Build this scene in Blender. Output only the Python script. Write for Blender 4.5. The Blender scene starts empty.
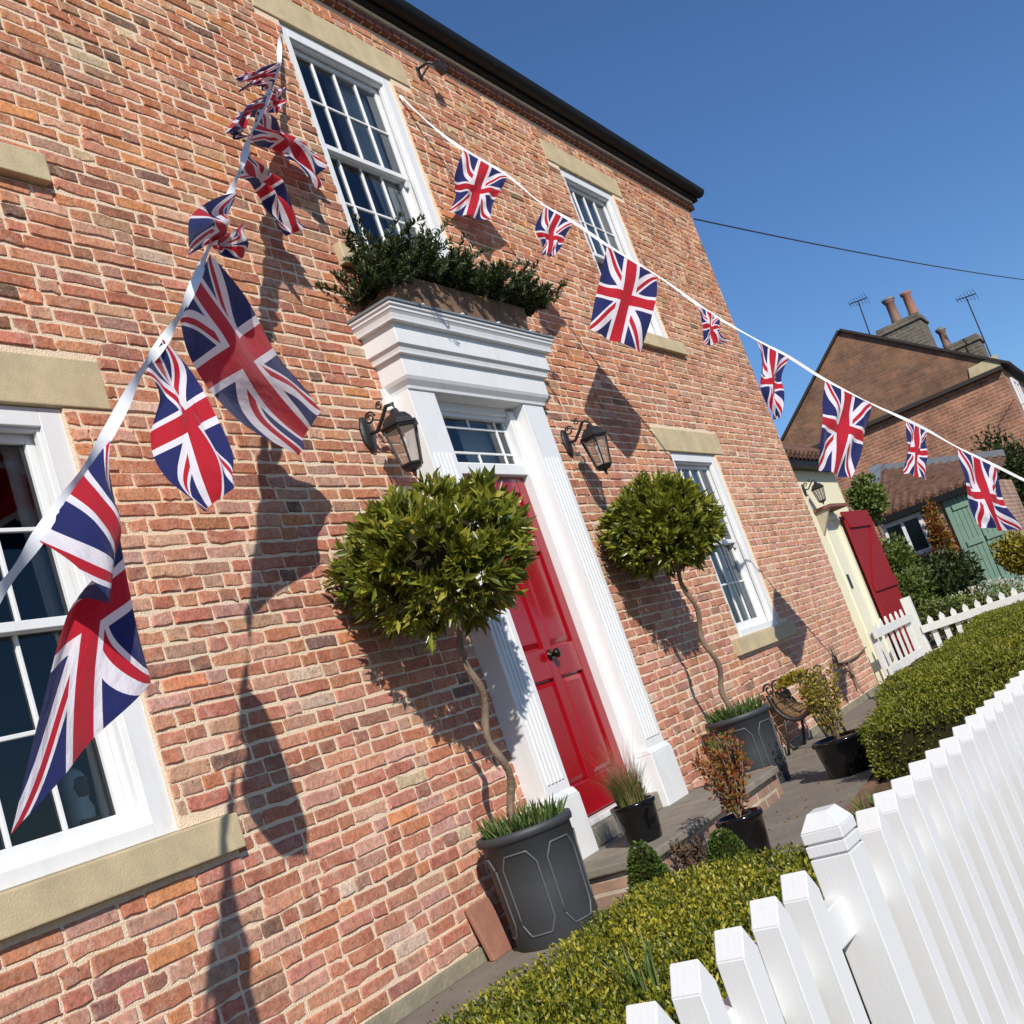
import bpy, bmesh, math, random
import numpy as np
from mathutils import Vector, Matrix
random.seed(7); rng = np.random.default_rng(7)
S = bpy.context.scene
COL = S.collection
R = math.radians

# ------------------------------------------------------------------ camera frame (also used to survey points of the place)
def cam_rows(r, p, y):
    f = np.array([math.sin(y)*math.cos(p), math.cos(y)*math.cos(p), math.sin(p)])
    rt = np.array([math.cos(y), -math.sin(y), 0.0]); dn = np.cross(f, rt)
    c, s = math.cos(r), math.sin(r)
    return np.array([c*rt + s*dn, -s*rt + c*dn, f])
FPX = 1128.3
RC = cam_rows(R(19.3855), R(9.9306), R(61.0270))
CP = np.array([0.0, -3.6, 1.06])
def ray(u, v): return RC.T @ np.array([(u-512)/FPX, (v-512)/FPX, 1.0])
def onY(u, v, y=0.0):
    d = ray(u, v); return CP + d*(y-CP[1])/d[1]
def onX(u, v, x):
    d = ray(u, v); return CP + d*(x-CP[0])/d[0]
def onPlane(u, v, P0, n):
    d = ray(u, v); return CP + d*((np.array(P0)-CP) @ n)/(d @ n)

# ------------------------------------------------------------------ object helpers
def link(o, parent=None):
    COL.objects.link(o)
    if parent is not None:
        o.parent = parent
        o.location = Vector(o.location) - world_loc(parent)
    return o
def world_loc(o):
    v = Vector(o.location)
    while o.parent: o = o.parent; v = v + Vector(o.location)
    return v
def tag(o, label=None, cat=None, group=None, kind=None):
    if label: o['label'] = label
    if cat: o['category'] = cat
    if group: o['group'] = group
    if kind: o['kind'] = kind
    return o
def thing(name, label, cat, loc=(0, 0, 0), group=None):
    o = bpy.data.objects.new(name, None); o.empty_display_size = .1
    o.location = loc; COL.objects.link(o)
    return tag(o, label, cat, group)
class MB:
    """collects shapes into one mesh, world coordinates"""
    def __init__(s): s.v = []; s.f = []; s.m = []
    def add(s, vs, fs, mi=0):
        b = len(s.v); s.v += [tuple(map(float, v)) for v in vs]; s.f += [tuple(i+b for i in f) for f in fs]; s.m += [mi]*len(fs); return s
    def box(s, x0, x1, y0, y1, z0, z1, mi=0):
        v = [(x0,y0,z0),(x1,y0,z0),(x1,y1,z0),(x0,y1,z0),(x0,y0,z1),(x1,y0,z1),(x1,y1,z1),(x0,y1,z1)]
        return s.add(v, [(0,3,2,1),(4,5,6,7),(0,1,5,4),(1,2,6,5),(2,3,7,6),(3,0,4,7)], mi)
    def hexa(s, v8, mi=0):
        return s.add(v8, [(0,3,2,1),(4,5,6,7),(0,1,5,4),(1,2,6,5),(2,3,7,6),(3,0,4,7)], mi)
    def tube(s, pts, rad, n=8, mi=0, cap=True):
        pts = [Vector(p) for p in pts]; k = len(pts)
        if not hasattr(rad, '__len__'): rad = [rad]*k
        up = Vector((.13, .31, .94)); vs = []
        for i, p in enumerate(pts):
            t = (pts[min(i+1, k-1)] - pts[max(i-1, 0)]).normalized()
            a = t.cross(up)
            if a.length < .05: a = t.cross(Vector((1, 0, 0)))
            a.normalize(); b = t.cross(a)
            for j in range(n):
                w = 2*math.pi*j/n; vs.append(p + (a*math.cos(w)+b*math.sin(w))*rad[i])
        fs = [(i*n+j, i*n+(j+1) % n, (i+1)*n+(j+1) % n, (i+1)*n+j) for i in range(k-1) for j in range(n)]
        if cap: fs += [tuple(range(n))[::-1], tuple((k-1)*n+j for j in range(n))]
        return s.add(vs, fs, mi)
    def lathe(s, prof, c, n=32, mi=0, sx=1, sy=1):
        vs = []
        for r, z in prof:
            for j in range(n):
                w = 2*math.pi*j/n; vs.append((c[0]+r*sx*math.cos(w), c[1]+r*sy*math.sin(w), c[2]+z))
        k = len(prof)
        fs = [(i*n+j, i*n+(j+1) % n, (i+1)*n+(j+1) % n, (i+1)*n+j) for i in range(k-1) for j in range(n)]
        return s.add(vs, fs, mi)
    def prism(s, poly, axis, a0, a1, mi=0):
        """poly: 2-D points, extruded along axis (0 x, 1 y, 2 z)"""
        def P(p, a):
            q = list(p); q.insert(axis, a); return q
        n = len(poly)
        vs = [P(p, a0) for p in poly] + [P(p, a1) for p in poly]
        fs = [(i, (i+1) % n, n+(i+1) % n, n+i) for i in range(n)] + [tuple(range(n))[::-1], tuple(range(n, 2*n))]
        return s.add(vs, fs, mi)
    def build(s, name, mats, parent=None, loc=None, smooth=False, bevel=0.0, seg=2):
        me = bpy.data.meshes.new(name)
        if loc is None:
            if parent is not None: loc = tuple(world_loc(parent))
            else:
                a = np.array(s.v); loc = tuple((a.min(0)+a.max(0))/2*np.array([1,1,0]) + np.array([0,0,a[:,2].min()]))
        a = np.array(s.v) - np.array(loc)
        me.from_pydata(a.tolist(), [], s.f)
        if not isinstance(mats, (list, tuple)): mats = [mats]
        for m in mats: me.materials.append(m)
        me.polygons.foreach_set('material_index', s.m)
        if smooth: me.polygons.foreach_set('use_smooth', [True]*len(s.f))
        bm = bmesh.new(); bm.from_mesh(me); bmesh.ops.recalc_face_normals(bm, faces=bm.faces); bm.to_mesh(me); bm.free()
        o = bpy.data.objects.new(name, me); o.location = loc
        link(o, parent)
        if bevel:
            md = o.modifiers.new('bevel', 'BEVEL'); md.width = bevel; md.segments = seg; md.limit_method = 'ANGLE'; md.angle_limit = R(35)
        return o
def quick_mesh(name, verts, faces, mat, parent=None, smooth=False, uv=None):
    """numpy verts (n,3) and faces (m,k) of one size"""
    loc = np.array(tuple(world_loc(parent))) if parent is not None else verts.mean(0)*np.array([1, 1, 0]) + np.array([0, 0, verts[:, 2].min()])
    me = bpy.data.meshes.new(name); k = faces.shape[1]; m = len(faces)
    me.vertices.add(len(verts)); me.vertices.foreach_set('co', (verts-loc).astype(np.float32).ravel())
    me.loops.add(m*k); me.loops.foreach_set('vertex_index', faces.astype(np.int32).ravel())
    me.polygons.add(m); me.polygons.foreach_set('loop_start', np.arange(0, m*k, k, dtype=np.int32)); me.polygons.foreach_set('loop_total', np.full(m, k, np.int32))
    if smooth: me.polygons.foreach_set('use_smooth', np.ones(m, bool))
    me.update(calc_edges=True); me.materials.append(mat)
    if uv is not None:
        l = me.uv_layers.new(name='UVMap'); l.data.foreach_set('uv', uv[faces.ravel()].astype(np.float32).ravel())
    o = bpy.data.objects.new(name, me); o.location = tuple(loc); link(o, parent); return o
def pane_y(x0, x1, y, z0, z1, par):
    v = np.array([(x0, y, z0), (x1, y, z0), (x1, y, z1), (x0, y, z1)], float); return quick_mesh('pane', v, np.array([[0, 1, 2, 3]]), M['glass'], par)
def pane_x(x, y0, y1, z0, z1, par):
    v = np.array([(x, y1, z0), (x, y0, z0), (x, y0, z1), (x, y1, z1)], float); return quick_mesh('pane', v, np.array([[0, 1, 2, 3]]), M['glass'], par)
def copy_tree(o, parent=None):
    c = o.copy(); COL.objects.link(c); c.parent = parent
    for ch in list(o.children): copy_tree(ch, c)
    return c

# ------------------------------------------------------------------ materials
def mat(name, col=(.5, .5, .5), rough=.6, spec=.5, metal=0.0, noise=0.0, nscale=8.0, bump=0.0, bscale=40.0, coat=0.0, ndark=.6):
    m = bpy.data.materials.new(name); m.use_nodes = True; nt = m.node_tree; b = nt.nodes['Principled BSDF']
    b.inputs['Base Color'].default_value = (*col, 1); b.inputs['Roughness'].default_value = rough
    b.inputs['Specular IOR Level'].default_value = spec; b.inputs['Metallic'].default_value = metal; b.inputs['Coat Weight'].default_value = coat
    tc = nt.nodes.new('ShaderNodeTexCoord')
    if noise:
        n = nt.nodes.new('ShaderNodeTexNoise'); n.inputs['Scale'].default_value = nscale; n.inputs['Detail'].default_value = 8; n.inputs['Roughness'].default_value = .65
        nt.links.new(tc.outputs['Object'], n.inputs['Vector'])
        mp = nt.nodes.new('ShaderNodeMapRange'); mp.inputs[1].default_value = .3; mp.inputs[2].default_value = .7; mp.inputs[3].default_value = 0; mp.inputs[4].default_value = noise
        nt.links.new(n.outputs[0], mp.inputs[0])
        mx = nt.nodes.new('ShaderNodeMix'); mx.data_type = 'RGBA'; mx.inputs['A'].default_value = (*col, 1); mx.inputs['B'].default_value = (*[c*ndark for c in col], 1)
        nt.links.new(mp.outputs[0], mx.inputs['Factor']); nt.links.new(mx.outputs['Result'], b.inputs['Base Color'])
    if bump:
        n2 = nt.nodes.new('ShaderNodeTexNoise'); n2.inputs['Scale'].default_value = bscale; n2.inputs['Detail'].default_value = 6
        nt.links.new(tc.outputs['Object'], n2.inputs['Vector'])
        bp = nt.nodes.new('ShaderNodeBump'); bp.inputs['Strength'].default_value = bump; bp.inputs['Distance'].default_value = .01
        nt.links.new(n2.outputs[0], bp.inputs['Height']); nt.links.new(bp.outputs[0], b.inputs['Normal'])
    return m
def ramp_island(name, stops, rough=.5, trans=.25, tcol=None, spec=.4, noise_mix=.0):
    """leaf material: colour random per leaf, some light through the leaf"""
    m = bpy.data.materials.new(name); m.use_nodes = True; nt = m.node_tree; b = nt.nodes['Principled BSDF']; out = nt.nodes['Material Output']
    g = nt.nodes.new('ShaderNodeNewGeometry'); r = nt.nodes.new('ShaderNodeValToRGB')
    tc = nt.nodes.new('ShaderNodeTexCoord'); n = nt.nodes.new('ShaderNodeTexNoise'); n.inputs['Scale'].default_value = 3.5; n.inputs['Detail'].default_value = 3
    nt.links.new(tc.outputs['Object'], n.inputs['Vector'])
    a = nt.nodes.new('ShaderNodeMath'); a.operation = 'MULTIPLY_ADD'; a.inputs[1].default_value = 1.6*noise_mix; 
    nt.links.new(n.outputs[0], a.inputs[0])
    s = nt.nodes.new('ShaderNodeMath'); s.operation = 'MULTIPLY_ADD'; s.inputs[1].default_value = 1-noise_mix; s.inputs[2].default_value = -.3*noise_mix
    nt.links.new(g.outputs['Random Per Island'], s.inputs[0]); nt.links.new(s.outputs[0], a.inputs[2]); nt.links.new(a.outputs[0], r.inputs[0])
    e = r.color_ramp.elements
    while len(e) < len(stops): e.new(.5)
    for i, (p, c) in enumerate(stops): e[i].position = p; e[i].color = (*c, 1)
    nt.links.new(r.outputs[0], b.inputs['Base Color']); b.inputs['Roughness'].default_value = rough; b.inputs['Specular IOR Level'].default_value = spec
    t = nt.nodes.new('ShaderNodeBsdfTranslucent'); mx = nt.nodes.new('ShaderNodeMixShader'); mx.inputs[0].default_value = trans
    gm = nt.nodes.new('ShaderNodeMix'); gm.data_type = 'RGBA'; gm.blend_type = 'MULTIPLY'; gm.inputs['Factor'].default_value = 1; gm.inputs['B'].default_value = (1.3, 1.5, .5, 1)
    nt.links.new(r.outputs[0], gm.inputs['A']); nt.links.new(gm.outputs['Result'], t.inputs[0])
    nt.links.new(b.outputs[0], mx.inputs[1]); nt.links.new(t.outputs[0], mx.inputs[2]); nt.links.new(mx.outputs[0], out.inputs[0])
    return m
class NX:
    """tiny node-math expression builder"""
    def __init__(s, nt): s.nt = nt
    def op(s, k, a, b=None, c=None):
        n = s.nt.nodes.new('ShaderNodeMath'); n.operation = k
        for i, x in enumerate((a, b, c)):
            if x is None: continue
            if isinstance(x, (int, float)): n.inputs[i].default_value = x
            else: s.nt.links.new(x, n.inputs[i])
        return n.outputs[0]
def flag_material():
    m = bpy.data.materials.new('union_flag_cloth'); m.use_nodes = True; nt = m.node_tree; b = nt.nodes['Principled BSDF']; out = nt.nodes['Material Output']
    X = NX(nt); uv = nt.nodes.new('ShaderNodeUVMap'); sp = nt.nodes.new('ShaderNodeSeparateXYZ'); nt.links.new(uv.outputs[0], sp.inputs[0])
    x = X.op('MULTIPLY_ADD', sp.outputs[0], 60, -30); y = X.op('MULTIPLY_ADD', sp.outputs[1], 36, -18)
    ax = X.op('ABSOLUTE', x); ay = X.op('ABSOLUTE', y)
    cr = X.op('MINIMUM', ax, ay); redc = X.op('LESS_THAN', cr, 3.4); whc = X.op('LESS_THAN', cr, 5.6)
    # saltire through the corners
    L = math.hypot(30, 18)
    d1 = X.op('DIVIDE', X.op('SUBTRACT', X.op('MULTIPLY', y, 30), X.op('MULTIPLY', x, 18)), L)
    d2 = X.op('DIVIDE', X.op('ADD', X.op('MULTIPLY', y, 30), X.op('MULTIPLY', x, 18)), L)
    wh1 = X.op('LESS_THAN', X.op('MINIMUM', X.op('ABSOLUTE', d1), X.op('ABSOLUTE', d2)), 3.3)
    sx = X.op('SIGN', x); same = X.op('GREATER_THAN', X.op('MULTIPLY', x, y), 0)
    e1 = X.op('MULTIPLY', d1, sx); e2 = X.op('MULTIPLY', d2, sx)
    def band(e, lo, hi): return X.op('MULTIPLY', X.op('GREATER_THAN', e, lo), X.op('LESS_THAN', e, hi))
    r1 = X.op('MULTIPLY', band(e1, -2.1, .15), same); r2 = X.op('MULTIPLY', band(e2, -2.1, .15), X.op('SUBTRACT', 1, same))
    redd = X.op('MAXIMUM', r1, r2)
    red = X.op('MAXIMUM', redc, X.op('MULTIPLY', redd, X.op('SUBTRACT', 1, whc)))
    wht = X.op('MAXIMUM', whc, wh1)
    def mix(f, a, c):
        n = nt.nodes.new('ShaderNodeMix'); n.data_type = 'RGBA'; nt.links.new(f, n.inputs['Factor'])
        for k, q in (('A', a), ('B', c)):
            if isinstance(q, tuple): n.inputs[k].default_value = (*q, 1)
            else: nt.links.new(q, n.inputs[k])
        return n.outputs['Result']
    col = mix(red, mix(wht, (.016, .022, .125), (.80, .78, .85)), (.48, .012, .028))
    nt.links.new(col, b.inputs['Base Color']); b.inputs['Roughness'].default_value = .75; b.inputs['Specular IOR Level'].default_value = .25; b.inputs['Sheen Weight'].default_value = .15
    t = nt.nodes.new('ShaderNodeBsdfTranslucent'); nt.links.new(col, t.inputs[0])
    mx = nt.nodes.new('ShaderNodeMixShader'); mx.inputs[0].default_value = .4
    w = nt.nodes.new('ShaderNodeTexNoise'); w.inputs['Scale'].default_value = 9; w.inputs['Detail'].default_value = 4; nt.links.new(uv.outputs[0], w.inputs['Vector'])
    bp = nt.nodes.new('ShaderNodeBump'); bp.inputs['Strength'].default_value = .5; bp.inputs['Distance'].default_value = .02
    nt.links.new(w.outputs[0], bp.inputs['Height']); nt.links.new(bp.outputs[0], b.inputs['Normal'])
    nt.links.new(b.outputs[0], mx.inputs[1]); nt.links.new(t.outputs[0], mx.inputs[2]); nt.links.new(mx.outputs[0], out.inputs[0])
    return m
def glass_material():
    m = bpy.data.materials.new('window_glass'); m.use_nodes = True; nt = m.node_tree; nt.nodes.remove(nt.nodes['Principled BSDF']); out = nt.nodes['Material Output']
    g = nt.nodes.new('ShaderNodeBsdfGlossy'); g.inputs['Roughness'].default_value = .01; g.inputs[0].default_value = (.9, .95, 1, 1)
    t = nt.nodes.new('ShaderNodeBsdfTransparent'); t.inputs[0].default_value = (.75, .82, .84, 1)
    f = nt.nodes.new('ShaderNodeFresnel'); f.inputs[0].default_value = 1.6
    n = nt.nodes.new('ShaderNodeTexNoise'); n.inputs['Scale'].default_value = 3.0; tc = nt.nodes.new('ShaderNodeTexCoord'); nt.links.new(tc.outputs['Object'], n.inputs['Vector'])
    bp = nt.nodes.new('ShaderNodeBump'); bp.inputs['Strength'].default_value = .05; bp.inputs['Distance'].default_value = .02
    nt.links.new(n.outputs[0], bp.inputs['Height']); nt.links.new(bp.outputs[0], g.inputs['Normal'])
    mx = nt.nodes.new('ShaderNodeMixShader'); nt.links.new(f.outputs[0], mx.inputs[0]); nt.links.new(t.outputs[0], mx.inputs[1]); nt.links.new(g.outputs[0], mx.inputs[2]); nt.links.new(mx.outputs[0], out.inputs[0])
    return m
def brick_material():
    """real bricks: the colour belongs to each brick (attribute), weathering by noise"""
    m = bpy.data.materials.new('old_handmade_brick'); m.use_nodes = True; nt = m.node_tree; b = nt.nodes['Principled BSDF']
    at = nt.nodes.new('ShaderNodeAttribute'); at.attribute_name = 'brick_tint'
    tc = nt.nodes.new('ShaderNodeTexCoord')
    n = nt.nodes.new('ShaderNodeTexNoise'); n.inputs['Scale'].default_value = 38; n.inputs['Detail'].default_value = 8; n.inputs['Roughness'].default_value = .7; nt.links.new(tc.outputs['Object'], n.inputs['Vector'])
    mp = nt.nodes.new('ShaderNodeMapRange'); mp.inputs[1].default_value = .32; mp.inputs[2].default_value = .7; mp.inputs[3].default_value = .62; mp.inputs[4].default_value = 1.28; nt.links.new(n.outputs[0], mp.inputs[0])
    mu = nt.nodes.new('ShaderNodeMix'); mu.data_type = 'RGBA'; mu.blend_type = 'MULTIPLY'; mu.inputs['Factor'].default_value = 1
    nt.links.new(at.outputs['Color'], mu.inputs['A']); nt.links.new(mp.outputs[0], mu.inputs['B'])
    n8 = nt.nodes.new('ShaderNodeTexNoise'); n8.inputs['Scale'].default_value = 17; n8.inputs['Detail'].default_value = 5; nt.links.new(tc.outputs['Object'], n8.inputs['Vector'])
    m8 = nt.nodes.new('ShaderNodeMapRange'); m8.inputs[1].default_value = .5; m8.inputs[2].default_value = .68; m8.inputs[4].default_value = .36; nt.links.new(n8.outputs[0], m8.inputs[0])
    mx8 = nt.nodes.new('ShaderNodeMix'); mx8.data_type = 'RGBA'; mx8.inputs['B'].default_value = (.55, .22, .10, 1); nt.links.new(m8.outputs[0], mx8.inputs['Factor']); nt.links.new(mu.outputs['Result'], mx8.inputs['A']); mu = mx8
    # lime bloom and mortar smears
    n2 = nt.nodes.new('ShaderNodeTexNoise'); n2.inputs['Scale'].default_value = 11; n2.inputs['Detail'].default_value = 10; n2.inputs['Roughness'].default_value = .75; nt.links.new(tc.outputs['Object'], n2.inputs['Vector'])
    m2 = nt.nodes.new('ShaderNodeMapRange'); m2.inputs[1].default_value = .52; m2.inputs[2].default_value = .72; m2.inputs[3].default_value = 0; m2.inputs[4].default_value = .6; nt.links.new(n2.outputs[0], m2.inputs[0])
    mx = nt.nodes.new('ShaderNodeMix'); mx.data_type = 'RGBA'; mx.inputs['B'].default_value = (.58, .46, .36, 1)
    nt.links.new(m2.outputs[0], mx.inputs['Factor']); nt.links.new(mu.outputs['Result'], mx.inputs['A'])
    n6 = nt.nodes.new('ShaderNodeTexNoise'); n6.inputs['Scale'].default_value = 1.1; n6.inputs['Detail'].default_value = 7; n6.inputs['Roughness'].default_value = .7; mp6 = nt.nodes.new('ShaderNodeMapping'); mp6.inputs['Scale'].default_value = (1.6, 1, .55)
    nt.links.new(tc.outputs['Object'], mp6.inputs[0]); nt.links.new(mp6.outputs[0], n6.inputs['Vector'])
    m6 = nt.nodes.new('ShaderNodeMapRange'); m6.inputs[1].default_value = .3; m6.inputs[2].default_value = .7; m6.inputs[3].default_value = .80; m6.inputs[4].default_value = 1.16; nt.links.new(n6.outputs[0], m6.inputs[0])
    mu6 = nt.nodes.new('ShaderNodeMix'); mu6.data_type = 'RGBA'; mu6.blend_type = 'MULTIPLY'; mu6.inputs['Factor'].default_value = 1; nt.links.new(mx.outputs['Result'], mu6.inputs['A']); nt.links.new(m6.outputs[0], mu6.inputs['B']); mx = mu6
    n4 = nt.nodes.new('ShaderNodeTexNoise'); n4.inputs['Scale'].default_value = 55; n4.inputs['Detail'].default_value = 3; nt.links.new(tc.outputs['Object'], n4.inputs['Vector'])
    m4 = nt.nodes.new('ShaderNodeMapRange'); m4.inputs[1].default_value = .66; m4.inputs[2].default_value = .74; m4.inputs[3].default_value = 0; m4.inputs[4].default_value = .75; nt.links.new(n4.outputs[0], m4.inputs[0])
    mx4 = nt.nodes.new('ShaderNodeMix'); mx4.data_type = 'RGBA'; mx4.inputs['B'].default_value = (.09, .055, .045, 1)
    nt.links.new(m4.outputs[0], mx4.inputs['Factor']); nt.links.new(mx.outputs['Result'], mx4.inputs['A'])
    n7 = nt.nodes.new('ShaderNodeTexNoise'); n7.inputs['Scale'].default_value = 130; n7.inputs['Detail'].default_value = 2; nt.links.new(tc.outputs['Object'], n7.inputs['Vector'])
    m7 = nt.nodes.new('ShaderNodeMapRange'); m7.inputs[1].default_value = .60; m7.inputs[2].default_value = .76; m7.inputs[3].default_value = 0; m7.inputs[4].default_value = .45; nt.links.new(n7.outputs[0], m7.inputs[0])
    mx7 = nt.nodes.new('ShaderNodeMix'); mx7.data_type = 'RGBA'; mx7.inputs['B'].default_value = (.66, .52, .42, 1); nt.links.new(m7.outputs[0], mx7.inputs['Factor']); nt.links.new(mx4.outputs['Result'], mx7.inputs['A'])
    nt.links.new(mx7.outputs['Result'], b.inputs['Base Color']); b.inputs['Roughness'].default_value = .92; b.inputs['Specular IOR Level'].default_value = .15
    n3 = nt.nodes.new('ShaderNodeTexNoise'); n3.inputs['Scale'].default_value = 70; n3.inputs['Detail'].default_value = 7; nt.links.new(tc.outputs['Object'], n3.inputs['Vector'])
    bp = nt.nodes.new('ShaderNodeBump'); bp.inputs['Strength'].default_value = .65; bp.inputs['Distance'].default_value = .008
    nt.links.new(n3.outputs[0], bp.inputs['Height']); nt.links.new(bp.outputs[0], b.inputs['Normal'])
    return m
def far_brick(name, c1, c2, mortar, sc=1.0, axes='yz', msize=.012):
    m = bpy.data.materials.new(name); m.use_nodes = True; nt = m.node_tree; b = nt.nodes['Principled BSDF']
    tc = nt.nodes.new('ShaderNodeTexCoord'); sp = nt.nodes.new('ShaderNodeSeparateXYZ'); cb = nt.nodes.new('ShaderNodeCombineXYZ')
    nt.links.new(tc.outputs['Object'], sp.inputs[0]); nt.links.new(sp.outputs['XYZ'.index(axes[0].upper())], cb.inputs[0]); nt.links.new(sp.outputs[2], cb.inputs[1])
    n = nt.nodes.new('ShaderNodeTexNoise'); n.inputs['Scale'].default_value = 9; n.inputs['Detail'].default_value = 5; nt.links.new(tc.outputs['Object'], n.inputs['Vector'])
    vm = nt.nodes.new('ShaderNodeVectorMath'); vm.operation = 'MULTIPLY_ADD'; vm.inputs[1].default_value = (.02, .02, 0); nt.links.new(n.outputs[1], vm.inputs[0]); nt.links.new(cb.outputs[0], vm.inputs[2])
    br = nt.nodes.new('ShaderNodeTexBrick'); br.inputs['Scale'].default_value = 1; br.inputs['Brick Width'].default_value = .235*sc; br.inputs['Row Height'].default_value = .072*sc; br.inputs['Mortar Size'].default_value = msize*sc; br.inputs['Mortar Smooth'].default_value = .3; br.inputs['Bias'].default_value = -.1
    br.inputs['Color1'].default_value = (*c1, 1); br.inputs['Color2'].default_value = (*c2, 1); br.inputs['Mortar'].default_value = (*mortar, 1); nt.links.new(vm.outputs[0], br.inputs['Vector'])
    n2 = nt.nodes.new('ShaderNodeTexNoise'); n2.inputs['Scale'].default_value = 2.2; n2.inputs['Detail'].default_value = 9; n2.inputs['Roughness'].default_value = .7; nt.links.new(tc.outputs['Object'], n2.inputs['Vector'])
    mp = nt.nodes.new('ShaderNodeMapRange'); mp.inputs[1].default_value = .3; mp.inputs[2].default_value = .7; mp.inputs[3].default_value = .55; mp.inputs[4].default_value = 1.35; nt.links.new(n2.outputs[0], mp.inputs[0])
    mu = nt.nodes.new('ShaderNodeMix'); mu.data_type = 'RGBA'; mu.blend_type = 'MULTIPLY'; mu.inputs['Factor'].default_value = 1; nt.links.new(br.outputs[0], mu.inputs['A']); nt.links.new(mp.outputs[0], mu.inputs['B'])
    nt.links.new(mu.outputs['Result'], b.inputs['Base Color']); b.inputs['Roughness'].default_value = .9
    bp = nt.nodes.new('ShaderNodeBump'); bp.inputs['Strength'].default_value = .4; bp.inputs['Distance'].default_value = .01; bp.invert = True; nt.links.new(br.outputs['Fac'], bp.inputs['Height']); nt.links.new(bp.outputs[0], b.inputs['Normal'])
    return m
def paint_white(name, col=(.72, .72, .715), rough=.38, dirt=.35):
    m = mat(name, col, rough, .5, bump=.08, bscale=90)
    nt = m.node_tree; b = nt.nodes['Principled BSDF']; tc = nt.nodes.new('ShaderNodeTexCoord'); mpp = nt.nodes.new('ShaderNodeMapping'); mpp.inputs['Scale'].default_value = (1, 1, .22)
    n = nt.nodes.new('ShaderNodeTexNoise'); n.inputs['Scale'].default_value = 9; n.inputs['Detail'].default_value = 9; n.inputs['Roughness'].default_value = .72
    nt.links.new(tc.outputs['Object'], mpp.inputs[0]); nt.links.new(mpp.outputs[0], n.inputs['Vector'])
    mr = nt.nodes.new('ShaderNodeMapRange'); mr.inputs[1].default_value = .5; mr.inputs[2].default_value = .8; mr.inputs[4].default_value = dirt; nt.links.new(n.outputs[0], mr.inputs[0])
    mx = nt.nodes.new('ShaderNodeMix'); mx.data_type = 'RGBA'; mx.inputs['A'].default_value = (*col, 1); mx.inputs['B'].default_value = (col[0]*.62, col[1]*.6, col[2]*.52, 1)
    nt.links.new(mr.outputs[0], mx.inputs['Factor']); nt.links.new(mx.outputs['Result'], b.inputs['Base Color'])
    return m
M = {}
M['brick'] = brick_material()
M['mortar'] = mat('lime_mortar', (.80, .635, .455), .95, .1, noise=.6, nscale=22, bump=.7, bscale=120, ndark=.72)
M['white'] = paint_white('white_gloss_paint')
M['fence'] = paint_white('white_fence_paint', (.69, .69, .68), .42, .36)
def grain(m):
    nt = m.node_tree; b = nt.nodes['Principled BSDF']; tc = nt.nodes.new('ShaderNodeTexCoord'); mp = nt.nodes.new('ShaderNodeMapping'); mp.inputs['Scale'].default_value = (150, 150, 3.5)
    n = nt.nodes.new('ShaderNodeTexNoise'); n.inputs['Scale'].default_value = 1; n.inputs['Detail'].default_value = 4; nt.links.new(tc.outputs['Object'], mp.inputs[0]); nt.links.new(mp.outputs[0], n.inputs['Vector'])
    bp = nt.nodes.new('ShaderNodeBump'); bp.inputs['Strength'].default_value = .2; bp.inputs['Distance'].default_value = .002; nt.links.new(n.outputs[0], bp.inputs['Height']); nt.links.new(bp.outputs[0], b.inputs['Normal'])
grain(M['fence'])
M['oldwhite'] = paint_white('white_weathered_paint', (.66, .65, .62), .55, .5)
M['stone'] = mat('buff_sandstone', (.58, .47, .29), .88, .2, noise=.85, nscale=5, bump=.28, bscale=140, ndark=.66)
M['glass'] = glass_material()
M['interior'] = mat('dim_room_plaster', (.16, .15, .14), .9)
M['curtain'] = mat('cream_curtain', (.78, .72, .64), .9, .1)
M['lilac'] = mat('lilac_lining', (.42, .30, .36), .9, .1)
M['red'] = mat('red_gloss_paint', (.28, .0025, .009), .2, .5, coat=.3, bump=.05, bscale=25)
M['redold'] = mat('red_worn_paint', (.27, .010, .014), .6, .3, noise=.5, nscale=14)
M['black'] = mat('black_gutter_paint', (.006, .006, .007), .6, .3)
M['iron'] = mat('black_cast_iron', (.02, .018, .018), .45, .5, noise=.5, nscale=30, bump=.3, bscale=80)
M['lantglass'] = None
M['glazed'] = mat('black_glazed_ceramic', (.004, .004, .005), .12, .45)
M['leadgrey'] = mat('dark_grey_faux_lead', (.042, .046, .051), .55, .5, noise=.6, nscale=9, bump=.15, bscale=30, ndark=.7)
M['leadline'] = mat('pale_grey_lead_moulding', (.085, .09, .094), .5, .5)
M['lead'] = mat('lead_sheet', (.20, .22, .24), .5, .5, noise=.6, nscale=10)
M['boxwood'] = mat('weathered_planter_wood', (.27, .17, .11), .9, .2, noise=.9, nscale=10, bump=.4, bscale=25, ndark=.4)
M['bark'] = mat('grey_brown_bark', (.24, .175, .125), .9, .2, noise=.8, nscale=26, bump=.7, bscale=60, ndark=.5)
M['soil'] = mat('brown_garden_soil', (.17, .115, .075), .95, .1, noise=.9, nscale=13, bump=1.0, bscale=50, ndark=.45)
M['path'] = mat('worn_grey_paving', (.235, .205, .17), .88, .25, noise=.9, nscale=5, bump=.35, bscale=70, ndark=.66)
M['slab'] = mat('worn_stone_slab', (.27, .24, .19), .85, .25, noise=.9, nscale=6, bump=.35, bscale=50, ndark=.6)
M['pave'] = mat('grey_pavement', (.22, .21, .20), .9, .2, noise=.6, nscale=4, bump=.3, bscale=80)
M['asphalt'] = mat('dark_asphalt', (.05, .05, .052), .85, .3, noise=.5, nscale=30, bump=.6, bscale=180)
M['terracotta'] = mat('terracotta_clay', (.42, .16, .09), .85, .2, noise=.7, nscale=12, bump=.2)
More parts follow.
